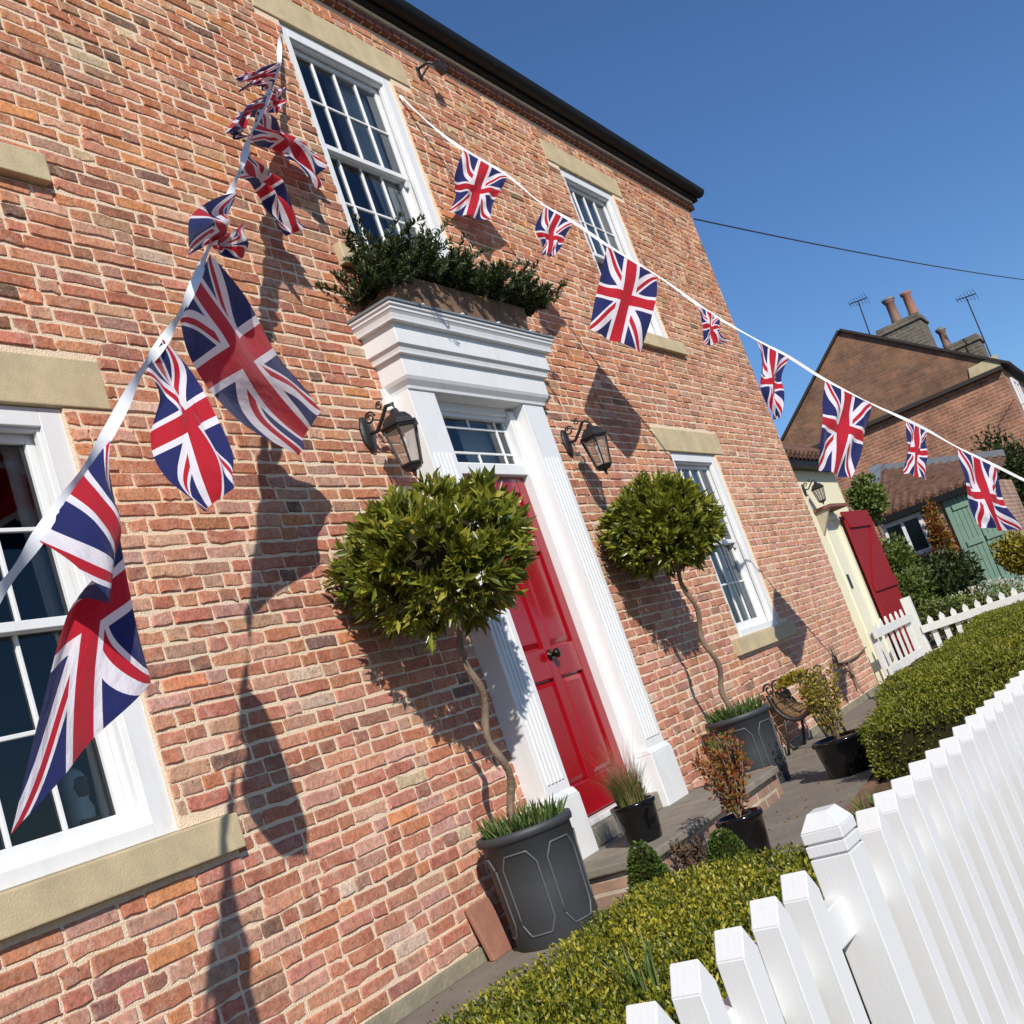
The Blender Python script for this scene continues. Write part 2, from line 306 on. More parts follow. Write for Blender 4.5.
M['paleterra'] = mat('weathered_terracotta', (.34, .16, .11), .85, .2, noise=.6, nscale=15, bump=.2)
M['cream'] = mat('cream_limewash', (.74, .68, .48), .85, .2, noise=.3, nscale=3, bump=.15, bscale=40, ndark=.85)
M['creamdoor'] = mat('cream_door_paint', (.72, .68, .52), .5, .4)
M['green'] = mat('sage_green_paint', (.21, .33, .25), .6, .3, noise=.4, nscale=6)
M['tape'] = mat('white_bunting_tape', (.80, .79, .80), .8, .1)
M['tile'] = mat('dark_roof_slate', (.045, .036, .032), .8, .3, noise=.6, nscale=8)
M['bronze'] = mat('dark_bronze', (.03, .022, .016), .35, .5, .8)
M['porcelain'] = mat('white_porcelain', (.72, .70, .66), .3)
M['brownclay'] = mat('brown_clay', (.20, .11, .08), .7)
M['flag'] = flag_material()
M['bay'] = ramp_island('bay_leaves', [(0, (.036, .055, .009)), (.35, (.11, .135, .017)), (.7, (.26, .26, .034)), (1, (.46, .38, .06))], .30, .22, spec=.6, noise_mix=.3)
M['box'] = ramp_island('box_hedge_leaves', [(0, (.02, .034, .006)), (.28, (.07, .10, .012)), (.55, (.22, .22, .02)), (.78, (.44, .37, .04)), (.92, (.54, .42, .07)), (1, (.38, .15, .03))], .4, .25, noise_mix=.4)
M['boxg'] = ramp_island('clipped_box_leaves', [(0, (.022, .045, .01)), (.5, (.07, .12, .018)), (1, (.16, .20, .035))], .42, .25, noise_mix=.3)
M['hedgeg'] = ramp_island('far_hedge_leaves', [(0, (.03, .05, .006)), (.4, (.13, .155, .014)), (.8, (.30, .28, .03)), (1, (.36, .26, .04))], .5, .3, noise_mix=.4)
M['dark'] = ramp_island('dark_evergreen_leaves', [(0, (.012, .024, .008)), (.6, (.035, .055, .014)), (1, (.085, .10, .026))], .5, .18, noise_mix=.25)
M['redleaf'] = ramp_island('russet_leaves', [(0, (.16, .03, .012)), (.45, (.30, .09, .02)), (.75, (.30, .17, .03)), (1, (.16, .15, .03))], .5, .35)
M['yellow'] = ramp_island('yellow_green_leaves', [(0, (.10, .09, .01)), (.5, (.28, .22, .02)), (1, (.42, .33, .05))], .5, .35)
M['grass'] = ramp_island('tufted_grass_blades', [(0, (.07, .11, .02)), (.5, (.16, .17, .045)), (1, (.27, .17, .08))], .6, .3)
M['seed'] = ramp_island('reddish_seed_heads', [(0, (.26, .09, .06)), (1, (.40, .22, .14))], .8, .4)
M['bulb'] = ramp_island('bulb_leaves', [(0, (.04, .08, .02)), (.6, (.10, .16, .04)), (1, (.22, .24, .10))], .45, .3)
M['blossom'] = ramp_island('white_blossom', [(0, (.55, .48, .42)), (1, (.85, .80, .78))], .8, .4)
M['shrub'] = ramp_island('garden_shrub_leaves', [(0, (.025, .05, .012)), (.4, (.09, .13, .025)), (.8, (.22, .24, .06)), (1, (.36, .33, .14))], .5, .25, noise_mix=.5)
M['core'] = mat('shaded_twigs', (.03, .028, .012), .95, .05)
def lantern_glass():
    m = bpy.data.materials.new('dusty_lantern_glass'); m.use_nodes = True; nt = m.node_tree; b = nt.nodes['Principled BSDF']
    b.inputs['Base Color'].default_value = (.30, .24, .19, 1); b.inputs['Roughness'].default_value = .2; b.inputs['Alpha'].default_value = .38
    return m
M['lantglass'] = lantern_glass()

# ------------------------------------------------------------------ foliage helpers
def unit(a): return a/np.maximum(np.linalg.norm(a, axis=-1, keepdims=True), 1e-9)
def leaves(name, P, D, L, W, mt, parent=None, fold=.25, shape='leaf'):
    """P base points, D directions, L lengths, W widths: one folded leaf each"""
    n = len(P); D = unit(D); rnd = unit(rng.normal(size=(n, 3)))
    A = unit(np.cross(D, rnd)); N = np.cross(A, D)
    L = np.broadcast_to(L, (n,))[:, None]; W = np.broadcast_to(W, (n,))[:, None]
    droop = N*L*.12
    v0 = P; v1 = P + D*L*.48 + A*W*.5 + N*W*fold; v2 = P + D*L - droop; v3 = P + D*L*.48 - A*W*.5 + N*W*fold
    V = np.stack([v0, v1, v2, v3], 1).reshape(-1, 3); b = np.arange(n)[:, None]*4
    F = np.concatenate([b+np.array([[0, 1, 2]]), b+np.array([[0, 2, 3]])], 0)
    return quick_mesh(name, V, F, mt, parent)
def ell_points(n, c, r, lo=.8, hi=1.05, bumps=5, seed=1, zmin=-1):
    g = np.random.default_rng(seed); d = unit(g.normal(size=(n*2, 3))); d = d[d[:, 2] > zmin][:n]
    k = unit(g.normal(size=(bumps*3, 3))); amp = g.uniform(-.12, .14, bumps*3)
    b = (np.exp(-((d[:, None]-k[None])**2).sum(-1)/.12)*amp).sum(1)
    t = g.uniform(lo, hi, len(d)) + b
    return np.array(c)+d*t[:, None]*np.array(r), d
def blob(name, c, r, mt, parent=None, seed=3):
    bm = bmesh.new(); bmesh.ops.create_icosphere(bm, subdivisions=3, radius=1)
    g = random.Random(seed); mbx = MB()
    vs = [(c[0]+v.co.x*r[0]*g.uniform(.92, 1.05), c[1]+v.co.y*r[1]*g.uniform(.92, 1.05), c[2]+v.co.z*r[2]*g.uniform(.92, 1.05)) for v in bm.verts]
    mbx.add(vs, [tuple(v.index for v in f.verts) for f in bm.faces]); bm.free()
    return mbx

# ==================================================================================== GROUND
g = MB(); g.box(-60, 150, -90, 90, -.9, -.32); tag(g.build('ground', M['pave']), kind='structure')
g = MB(); g.box(-30, 60, -2.9, 60, -.318, -.03); tag(g.build('garden_ground', M['soil']), kind='structure')
# curved path along the wall
def path_edge():
    pts = [(-3, -.62), (2.5, -.62), (3.6, -.7), (4.3, -.95), (4.9, -1.38), (5.6, -1.45), (6.6, -1.42), (7.4, -1.38), (8.6, -1.2), (10.5, -1.05), (13.4, -1.0), (16, -1.0)]
    out = []
    for i in range(len(pts)-1):
        for k in range(6):
            t = k/6; p0 = pts[max(i-1, 0)]; p1 = pts[i]; p2 = pts[i+1]; p3 = pts[min(i+2, len(pts)-1)]
            f = lambda a, b, c, d: .5*((2*b)+(-a+c)*t+(2*a-5*b+4*c-d)*t*t+(-a+3*b-3*c+d)*t**3)
            out.append((f(p0[0], p1[0], p2[0], p3[0]), f(p0[1], p1[1], p2[1], p3[1])))
    out.append(pts[-1]); return out
PE = path_edge()
g = MB(); n = len(PE)
vs = [(x, y, 0) for x, y in PE] + [(x, .1, 0) for x, y in PE] + [(x, y, -.06) for x, y in PE] + [(x, .1, -.06) for x, y in PE]
g.add(vs, [(i, i+1, n+i+1, n+i) for i in range(n-1)] + [(i, 2*n+i, 2*n+i+1, i+1) for i in range(n-1)])
tag(g.build('path', M['path']), kind='structure')
# brick edging of the path
g = MB(); acc = 0
for i in range(len(PE)-1):
    (x0, y0), (x1, y1) = PE[i], PE[i+1]; L = math.hypot(x1-x0, y1-y0); k = max(1, round(L/.22))
    for j in range(k):
        a, b = j/k+.02, (j+1)/k-.02; p = Vector((x0+(x1-x0)*a, y0+(y1-y0)*a)); q = Vector((x0+(x1-x0)*b, y0+(y1-y0)*b)); t = (q-p).normalized(); nn = Vector((t.y, -t.x))
        if x0 < 4.6: continue
        h = random.uniform(-.012, .004); w = .06; o1 = .012
        v = [p+nn*o1, q+nn*o1, q+nn*(o1+w), p+nn*(o1+w)]
        g.hexa([(c.x, c.y, -.06) for c in v]+[(c.x, c.y, h) for c in v])
tag(g.build('path_edging', mat('brown_edging_brick', (.22, .13, .085), .9, .2, noise=.9, nscale=9, bump=.4), bevel=.005), kind='structure')
g = MB(); g.box(-60, 150, -9, -4.9, -.314, -.31); tag(g.build('road', M['asphalt']), kind='structure')

# ==================================================================================== HOUSE
WX0, WX1, WZ = -1.6, 13.42, 6.30
house = thing('brick_house', 'red brick house with white sash windows and a columned white doorway', 'house', (6.36, 0, 0))
HEAD_G, BOT_G, HEAD_U, BOT_U = 2.90, 1.09, 5.89, 4.16
wins = [  # x0, x1, z0, z1
    (1.90, 3.13, BOT_G, HEAD_G), (1.90, 3.13, BOT_U, HEAD_U), (5.72, 6.96, BOT_U, HEAD_U), (9.70, 10.90, BOT_G, HEAD_G), (9.66, 10.87, BOT_U, HEAD_U)]
LIN = .235
opens = []      # brick-free rectangles
for x0, x1, z0, z1 in wins:
    opens.append((x0, x1, z0, z1)); opens.append((x0-.24, x1+.25, z1, z1+LIN)); opens.append((x0-.25, x1+.25, z0-.15, z0))
DOORC = (5.60, 7.12, 0, 3.20)
opens.append(DOORC)
# --- individual bricks laid in courses
COURSE = .0703
def brick_wall():
    V, F, T = [], [], []
    tints = [((.44, .18, .115), 38), ((.40, .155, .10), 30), ((.47, .215, .145), 30), ((.53, .215, .11), 7), ((.30, .135, .10), 9), ((.17, .10, .08), 4), ((.50, .28, .205), 20), ((.55, .41, .31), 3), ((.40, .23, .175), 12)]
    cs = [t[0] for t in tints]; ws = [t[1] for t in tints]
    rows = int(WZ/COURSE)
    NP = 14
    for r in range(rows):
        z0 = .075 + r*COURSE; z1 = z0+COURSE
        if z1 > WZ: break
        cuts = sorted([(a, b) for a, b, c, d in opens if c < z1-.012 and d > z0+.012])
        free = []; x = WX0
        for a, b in cuts:
            if a > x: free.append((x, a))
            x = max(x, b)
        if x < WX1: free.append((x, WX1))
        ph = random.uniform(0, .3); kind = random.random()
        # one continuous row of joints, clipped by the openings
        js = [WX0-ph]
        k = random.randrange(6)
        while js[-1] < WX1+.3:
            k += 1
            head = (k % 3 == 0) if kind < .7 else (k % 2 == 0 if kind < .85 else True)
            js.append(js[-1] + ((.121 if head else .242) + random.gauss(0, .006)))
        wav = random.uniform(-.002, .002)
        for a, b in zip(js[:-1], js[1:]):
            for fa, fb in free:
                p, q = max(a, fa), min(b, fb)
                if q-p < .035: continue
                x0, x1 = p+.0042+random.uniform(-.0018, .002), q-.0042-random.uniform(-.0018, .002)
                if fa == p: x0 = p+.002
                if fb == q: x1 = q-.002
                zz = .0024*math.sin(p*1.7+r)+wav
                y0z, y1z = z0+.0042+zz+random.uniform(-.0018, .002), z1-.0042+zz+random.uniform(-.002, .0018)
                face = -random.uniform(.003, .010); w, h = x1-x0, y1z-y0z
                tilt = random.uniform(-.0025, .0025); tilt2 = random.uniform(-.002, .002)
                # outline with worn corners
                base = [(0, .08), (.02, 0), (.3, 0), (.6, 0), (.98, 0), (1, .09), (1, .5), (1, .91), (.98, 1), (.65, 1), (.34, 1), (.02, 1), (0, .92), (0, .5)]
                vb = len(V); dam = .0045 if random.random() < .2 else .0021
                jit = [(random.gauss(0, dam), random.gauss(0, dam)) for _ in base]
                for (u, v), (jx, jz) in zip(base, jit): V.append((x0+u*w+jx*.7, .006, y0z+v*h+jz*.7))
                for (u, v), (jx, jz) in zip(base, jit):
                    uu, vv = .5+(u-.5)*(1-.007/w), .5+(v-.5)*(1-.007/h); V.append((x0+uu*w+jx, face+.003+tilt*(u-.5)*2, y0z+vv*h+jz))
                for (u, v), (jx, jz) in zip(base, jit):
                    uu, vv = .5+(u-.5)*(1-.017/w), .5+(v-.5)*(1-.015/h); V.append((x0+uu*w+jx, face+tilt*(u-.5)*2+tilt2*(v-.5)*2, y0z+vv*h+jz))
                nf = 0
                for ring in (0, 1):
                    for i in range(NP):
                        j = (i+1) % NP; F.append((vb+ring*NP+i, vb+ring*NP+j, vb+(ring+1)*NP+j, vb+(ring+1)*NP+i)); nf += 1
                F.append(tuple(vb+2*NP+i for i in range(NP)))
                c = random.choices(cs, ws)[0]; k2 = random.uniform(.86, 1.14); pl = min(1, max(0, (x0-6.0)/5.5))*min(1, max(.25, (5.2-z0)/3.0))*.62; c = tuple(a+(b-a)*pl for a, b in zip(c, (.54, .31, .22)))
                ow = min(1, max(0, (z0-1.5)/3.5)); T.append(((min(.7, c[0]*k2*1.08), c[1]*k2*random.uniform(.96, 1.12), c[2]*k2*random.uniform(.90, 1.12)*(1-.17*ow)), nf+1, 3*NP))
    return V, F, T
V, F, T = brick_wall()
me = bpy.data.meshes.new('wall')
# mortar body: a real wall 0.3 thick with openings cut as a grid of cells
xs = sorted({WX0, WX1, *[a for o in opens for a in o[:2]]}); zs = sorted({0, WZ, *[a for o in opens for a in o[2:] if a < WZ]})
mv, mf = [], []
def solid(i, j):
    if i < 0 or j < 0 or i >= len(xs)-1 or j >= len(zs)-1: return False
    cx, cz = (xs[i]+xs[i+1])/2, (zs[j]+zs[j+1])/2
    return not any(a < cx < b and c < cz < d for a, b, c, d in opens)
def q4(*p):
    b = len(mv); mv.extend(p); mf.append((b, b+1, b+2, b+3))
TH = .30
for i in range(len(xs)-1):
    for j in range(len(zs)-1):
        if not solid(i, j): continue
        a, b, c, d = xs[i], xs[i+1], zs[j], zs[j+1]
        q4((a, 0, c), (b, 0, c), (b, 0, d), (a, 0, d)); q4((b, TH, c), (a, TH, c), (a, TH, d), (b, TH, d))
        if not solid(i-1, j): q4((a, TH, c), (a, 0, c), (a, 0, d), (a, TH, d))
        if not solid(i+1, j): q4((b, 0, c), (b, TH, c), (b, TH, d), (b, 0, d))
        if not solid(i, j-1): q4((a, TH, c), (b, TH, c), (b, 0, c), (a, 0, c))
        if not solid(i, j+1): q4((a, 0, d), (b, 0, d), (b, TH, d), (a, TH, d))
nb = len(V); allv = V+mv; allf = F+[tuple(i+nb for i in f) for f in mf]
# side and back walls of the house (brick shader)
sv = len(allv)
HD = 7.5
allv += [(WX1-.001, TH, 0), (WX1-.001, HD, 0), (WX1-.001, HD, WZ), (WX1-.001, TH, WZ), (WX0, HD, 0), (WX0, HD, WZ), (WX0, TH, 0), (WX0, TH, WZ), (WX1-.001, (HD)/2, WZ+2.9), (WX0, HD/2, WZ+2.9)]
side = [(sv, sv+1, sv+2, sv+8, sv+3), (sv+1, sv+4, sv+5, sv+2), (sv+4, sv+6, sv+7, sv+9, sv+5)]
allf += side
ox, oy, oz = 6.36, 0, 0
me.from_pydata([(x-ox, y-oy, z-oz) for x, y, z in allv], [], allf)
M['sidebrick'] = far_brick('side_wall_brick', (.36, .14, .09), (.28, .11, .08), (.45, .36, .28), 1, 'yz')
for m_ in (M['brick'], M['mortar'], M['sidebrick']): me.materials.append(m_)
me.polygons.foreach_set('material_index', [0]*len(F)+[1]*len(mf)+[2]*len(side))
ca = me.color_attributes.new('brick_tint', 'FLOAT_COLOR', 'POINT'); buf = np.ones((len(allv), 4), np.float32); k = 0
for c, nf, nv in T: buf[k:k+nv, :3] = c; k += nv
ca.data.foreach_set('color', buf.ravel())
bm = bmesh.new(); bm.from_mesh(me); bmesh.ops.recalc_face_normals(bm, faces=[f for f in bm.faces if f.material_index == 0]); 
for f in bm.faces:
    if f.material_index == 0 and f.normal.y > .2: f.normal_flip()
bm.to_mesh(me); bm.free()
wall = bpy.data.objects.new('wall', me); wall.location = (ox, oy, oz); link(wall, house)

# plinth, corbelled eaves course, gutter, roof
M['plinth'] = mat('mossy_plinth_stone', (.30, .27, .19), .9, .2, noise=.9, nscale=9, bump=.5, bscale=40)
for xa, xb in ((WX0, 5.2), (7.48, WX1)):
    g = MB(); x = xa
    while x < xb-.05:
        e = min(x+random.uniform(.5, .95), xb); e = xb if xb-e < .2 else e
        g.box(x, e-.002, -.028, .004, .0, .072+random.uniform(-.005, .0)); x = e-.002
    g.build('plinth', M['plinth'], house, bevel=.004)
g = MB(); x = WX0
while x < WX1:
    g.box(x+.006, x+.10, -.055-random.uniform(0, .006), .1, WZ+.002, WZ+.062); x += .112
g.box(WX0, WX1+.02, -.03, .28, WZ+.006, WZ+.058, 1); g.box(WX0, WX1+.03, -.075, .28, WZ+.07, WZ+.10, 1)
g.build('eaves_course', [mat('eaves_brick', (.24, .11, .08), .9, .2, noise=.8, nscale=14), M['mortar']], house, bevel=.003)
g = MB(); g.box(WX0-.1, WX1+.14, -.12, .25, WZ+.102, WZ+.20)
gut = []; yc, zc, rr = -.16, WZ+.21, .078
for k in range(13):
    a = math.pi + math.pi*k/12; gut.append((yc+rr*math.cos(a), zc+rr*math.sin(a)))
for k in range(13):
    a = 2*math.pi - math.pi*k/12; gut.append((yc+(rr-.006)*math.cos(a), zc+(rr-.006)*math.sin(a)))
g.prism(gut, 0, WX0-.1, WX1+.16)
for i in range(9): g.box(.5+i*1.6, .53+i*1.6, -.222, -.08, WZ+.147, WZ+.22)
g.build('gutter', M['black'], house)
g = MB(); g.hexa([(WX0-.12, -.13, WZ+.16), (WX1+.13, -.13, WZ+.16), (WX1+.13, HD/2, WZ+3.0), (WX0-.12, HD/2, WZ+3.0), (WX0-.12, -.13, WZ+.2), (WX1+.13, -.13, WZ+.2), (WX1+.13, HD/2, WZ+3.08), (WX0-.12, HD/2, WZ+3.08)])
g.hexa([(WX0-.12, HD/2+.001, WZ+3.0), (WX1+.13, HD/2+.001, WZ+3.0), (WX1+.13, HD+.2, WZ+.16), (WX0-.12, HD+.2, WZ+.16), (WX0-.12, HD/2+.001, WZ+3.08), (WX1+.13, HD/2+.001, WZ+3.08), (WX1+.13, HD+.2, WZ+.2), (WX0-.12, HD+.2, WZ+.2)])
g.build('roof', M['tile'], house)

# --- sash windows
def window(x0, x1, z0, z1, curtain=None, open_low=0):
    FY = .016                                      # frame face, set back from the brick
    f = MB(); fw = .085; fr = .115
    f.box(x0, x0+fw, FY, .20, z0, z1); f.box(x1-fr, x1, FY, .20, z0, z1)
    f.box(x0+fw, x1-fr, FY, .20, z1-.085, z1); f.box(x0+fw, x1-fr, FY-.005, .20, z0, z0+.06)
    # beads
    f.box(x0+fw, x0+fw+.014, FY+.02, FY+.05, z0+.06, z1-.085); f.box(x1-fr-.014, x1-fr, FY+.02, FY+.05, z0+.06, z1-.085); f.box(x0+fw+.014, x1-fr-.014, FY+.02, FY+.05, z1-.1, z1-.085)
    wo = f.build('window', M['white'], house, bevel=.004)
    zm = (z0+z1)/2 + .01; a, b = x0+fw, x1-fr
    def sash(y, zb, zt, name, top):
        s = MB(); st = .045; br = .075 if not top else .04; tr = .05 if top else .04; d = .04
        s.box(a+.002, a+st, y, y+d, zb, zt); s.box(b-st, b-.002, y, y+d, zb, zt); s.box(a+st, b-st, y, y+d, zb, zb+br); s.box(a+st, b-st, y, y+d, zt-tr, zt)
        w = (b-a-2*st)/4
        for k in (1, 2, 3): s.box(a+st+k*w-.009, a+st+k*w+.009, y+.006, y+.034, zb+br, zt-tr)
        zc = (zb+br+zt-tr)/2
        for k in range(4): s.box(a+st+k*w+(.009 if k else 0), a+st+(k+1)*w-(.009 if k < 3 else 0), y+.008, y+.032, zc-.009, zc+.009)
        if top:
            s.prism([(y, zb), (y+d, zb), (y+.03, zb-.05), (y+.015, zb-.05)], 0, a+.004, a+st-.004); s.prism([(y, zb), (y+d, zb), (y+.03, zb-.05), (y+.015, zb-.05)], 0, b-st+.004, b-.004)
        o = s.build('sash', M['white'], wo, bevel=.0025, seg=1)
        pane_y(a+.02, b-.02, y+.02, zb+.02, zt-.02, wo)
    sash(.08, zm-.02, z1-.085, 's', True); sash(.125, z0+.06, zm+.02, 's', False)
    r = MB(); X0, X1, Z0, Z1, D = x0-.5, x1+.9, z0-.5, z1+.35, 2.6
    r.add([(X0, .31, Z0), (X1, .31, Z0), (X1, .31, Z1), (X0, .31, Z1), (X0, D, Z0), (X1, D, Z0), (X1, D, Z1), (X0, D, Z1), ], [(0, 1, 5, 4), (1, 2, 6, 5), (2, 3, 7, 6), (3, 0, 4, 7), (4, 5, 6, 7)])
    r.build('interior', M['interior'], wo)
    if curtain:
        for (ca_, cb_, mt) in curtain:
            n = 60; vs = []; 
            for z in np.linspace(z0+.05, z1-.05, 10):
                pinch = 1-.25*math.exp(-((z-(z0+.6))/.35)**2)
                for i in range(n+1):
                    t = i/n; xx = cb_-(cb_-ca_)*(1-t)*pinch; vs.append((xx, .187+.010*math.sin(t*34+.3*math.sin(z*3))+.004*math.sin(t*71), z))
            quick_mesh('curtain', np.array(vs), np.array([(r_*(n+1)+i, r_*(n+1)+i+1, (r_+1)*(n+1)+i+1, (r_+1)*(n+1)+i) for r_ in range(9) for i in range(n)]), mt, wo, smooth=True)
    return wo
cur = [[(2.935, 3.01, M['curtain'])], None, [(6.44, 6.84, M['curtain']), (6.33, 6.45, M['lilac'])], [(10.32, 10.78, M['curtain'])], [(10.32, 10.75, M['curtain'])]]
for (x0, x1, z0, z1), c in zip(wins, cur): window(x0, x1, z0, z1, c)
for x0, x1, z0, z1 in wins:
    g = MB(); g.box(x0-.238, x1+.248, -.012, .2, z1+.002, z1+LIN-.002); g.build('lintel', M['stone'], house, bevel=.006)
    g = MB(); g.hexa([(x0-.248, -.055, z0-.148), (x1+.248, -.055, z0-.148), (x1+.248, .2, z0-.148), (x0-.248, .2, z0-.148), (x0-.248, -.055, z0-.006), (x1+.248, -.055, z0-.006), (x1+.248, .2, z0+.012), (x0-.248, .2, z0+.012)])
    g.build('sill', M['stone'], house, bevel=.006)
# ornament on the sill inside the near window
g = MB(); c = (2.90, .25, 1.156)
orn = thing('figurine', 'small pale hooded figurine with a brown face inside the nearest ground floor window', 'ornament', (c[0], c[1], c[2]))
g.lathe([(.001, 0), (.062, .0), (.06, .02), (.05, .08), (.055, .13), (.042, .165), (.052, .2), (.054, .24), (.04, .275), (.018, .292), (.001, .296)], c, 20)
g.build('robe', M['porcelain'], orn, smooth=True)
g = MB(); g.lathe([(.001, -.045), (.025, -.035), (.036, 0), (.028, .034), (.001, .046)], (c[0], c[1]-.033, c[2]+.215), 14); g.build('face', M['brownclay'], orn, smooth=True)
g = MB(); g.box(c[0]-.04, c[0]+.04, c[1]-.06, c[1]-.03, c[2]+.01, c[2]+.09); g.build('book', M['brownclay'], orn, bevel=.004)
# interior window ledge part
g = MB(); g.box(1.95, 3.3, .205, .5, 1.12, 1.155); g.build('window_board', M['white'], house)

# --- doorcase
LX0, LX1, RX0, RX1 = 5.52, 5.80, 6.90, 7.19
PY = -.15; LZ = .205
dc = MB(); dc.box(5.44, 7.27, -.02, .02, 3.03, 3.17)
surround = dc.build('door_surround', M['white'], house)
for (a, b) in ((LX0, LX1), (RX0, RX1)):
    g = MB()
    g.box(a, b, PY, .02, LZ+.37, 3.13)
    for k in range(5):          # reeds on the shaft between flutes
        w = (b-a-.07)/5; xx = a+.035+k*w
        g.box(xx+.006, xx+w-.010, PY-.009, PY+.002, LZ+.45, 2.70)
    p = g.build('pilaster', M['white'], surround, bevel=.004)
    g = MB(); g.box(a-.025, b+.025, PY-.03, .015, LZ+.0, LZ+.35); g.prism([(PY-.03, LZ+.351), (.012, LZ+.351), (.012, LZ+.39), (PY-.004, LZ+.39)], 0, a-.02, b+.02)
    g.build('pilaster_base', M['white'], surround, bevel=.006)
# stepped entablature (mitred returns)
def ent(levels, mtn):
    """levels: list of (projection, z) from bottom to top; returns follow the front"""
    g = MB(); vs = []
    for p, z in levels:
        a = 5.53-(p-.15); b = 7.20+(p-.15); vs += [(a, .02, z), (a, -p, z), (b, -p, z), (b, .02, z)]
    k = len(levels); fs = []
    for i in range(k-1):
        for j in range(3): fs.append((i*4+j, i*4+j+1, (i+1)*4+j+1, (i+1)*4+j))
    fs += [(0, 1, 2, 3), ((k-1)*4, (k-1)*4+1, (k-1)*4+2, (k-1)*4+3)]
    g.add(vs, fs); return g
g = ent([(.16, 3.115), (.165, 3.135), (.19, 3.165), (.20, 3.185), (.20, 3.312), (.228, 3.314), (.230, 3.330), (.236, 3.350), (.255, 3.366), (.255, 3.378), (.255, 3.492), (.292, 3.494), (.294, 3.510), (.300, 3.533), (.312, 3.550), (.316, 3.552), (.316, 3.568), (.328, 3.576), (.328, 3.594)], None)
g.build('entablature', M['white'], surround, bevel=.002, seg=1)
g = ent([(.334, 3.5945), (.338, 3.5955), (.338, 3.610), (.2, 3.622)], None); g.build('lead_flashing', M['lead'], surround)
# inner frame, head panel, transom window
g = MB()
g.box(LX1, LX1+.085, -.06, .12, LZ+.16, 3.09); g.box(RX0-.085, RX0, -.06, .12, LZ+.16, 3.09)
g.box(LX1+.085, RX0-.085, -.045, .12, 2.615, 2.69); g.box(LX1+.085, RX0-.085, -.045, .12, 3.06, 3.12)
g.build('door_frame', M['white'], surround, bevel=.005)
fa, fb, fz0, fz1 = LX1+.085, RX0-.085, 2.69, 3.06
g = MB()
g.box(fa, fb, .0, .03, fz0, fz0+.025); g.box(fa, fb, .0, .03, fz1-.025, fz1); g.box(fa, fa+.02, .0, .03, fz0+.025, fz1-.025); g.box(fb-.02, fb, .0, .03, fz0+.025, fz1-.025)
xa, xb, za, zb = fa+.13, fb-.13, fz0+.095, fz1-.095
for xx in (xa, xb): g.box(xx-.008, xx+.008, .002, .026, fz0+.025, fz1-.025)
for zz in (za, zb): g.box(fa+.02, fb-.02, .004, .024, zz-.008, zz+.008)
for zz0, zz1 in ((fz0+.025, za-.008), (zb+.008, fz1-.025)): g.box((xa+xb)/2-.008, (xa+xb)/2+.008, .004, .024, zz0, zz1)
tw = g.build('transom_window', M['white'], house, bevel=.002, seg=1)
pane_y(fa+.01, fb-.01, .015, fz0+.01, fz1-.01, tw)
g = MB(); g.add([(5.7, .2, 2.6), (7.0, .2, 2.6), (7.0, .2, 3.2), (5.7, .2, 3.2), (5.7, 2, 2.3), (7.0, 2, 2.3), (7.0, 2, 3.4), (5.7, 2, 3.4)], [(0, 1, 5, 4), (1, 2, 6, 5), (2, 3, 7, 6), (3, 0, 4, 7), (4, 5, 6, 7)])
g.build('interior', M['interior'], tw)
g = MB(); g.box(6.45, 6.85, .16, .17, 2.62, 3.15); g.build('curtain', M['curtain'], tw)
# door leaf with six raised panels
da, db, dz0, dz1 = LX1+.09, RX0-.09, LZ+.165, 2.61
g = MB(); cx = (da+db)/2; st = .105; mid = .095
rails = [dz0, dz0+.20, dz0+.86, dz0+1.06, dz0+1.70, dz0+1.83, dz1-.11, dz1]   # rail z pairs
for a, b in ((da, da+st), (cx-mid/2, cx+mid/2), (db-st, db)): g.box(a, b, .0, .045, dz0, dz1)
for a, b in ((dz0, rails[1]), (rails[2], rails[3]), (rails[4], rails[5]), (rails[6], dz1)):
    g.box(da+st, cx-mid/2, .0, .045, a, b); g.box(cx+mid/2, db-st, .0, .045, a, b)
door = g.build('door', M['red'], house, bevel=.006)
g = MB()
for a, b in ((da+st, cx-mid/2), (cx+mid/2, db-st)):
    for c0, c1 in ((rails[1], rails[2]), (rails[3], rails[4]), (rails[5], rails[6])):
        g.box(a-.002, b+.002, .024, .04, c0-.002, c1+.002)
        e = .045; g.add([(a+.008, .024, c0+.008), (b-.008, .024, c0+.008), (b-.008, .024, c1-.008), (a+.008, .024, c1-.008), (a+e, .008, c0+e), (b-e, .008, c0+e), (b-e, .008, c1-e), (a+e, .008, c1-e)], [(0, 1, 5, 4), (1, 2, 6, 5), (2, 3, 7, 6), (3, 0, 4, 7), (4, 5, 6, 7)])
g.build('raised_panels', M['red'], door)
g = MB(); kz = 1.375
def ylathe(g, prof, c, n=20):
    vs = []
    for r_, y in prof:
        for j in range(n):
            w = 2*math.pi*j/n; vs.append((c[0]+r_*math.cos(w), c[1]-y, c[2]+r_*math.sin(w)))
    g.add(vs, [(i*n+j, i*n+(j+1) % n, (i+1)*n+(j+1) % n, (i+1)*n+j) for i in range(len(prof)-1) for j in range(n)])
ylathe(g, [(.001, 0), (.038, 0), (.038, .008), (.016, .012), (.014, .03), (.028, .042), (.033, .055), (.027, .068), (.001, .074)], (cx, 0, kz))
g.build('door_knob', M['bronze'], door, smooth=True)
g = MB(); g.box(LX1-.0, RX0+.0, -.13, .1, LZ+.0, LZ+.115); g.build('threshold', M['slab'], house, bevel=.01)
g = MB(); g.box(LX1-.0, RX0+.0, -.075, .1, LZ+.117, LZ+.155); g.build('door_sill', M['oldwhite'], house, bevel=.006)
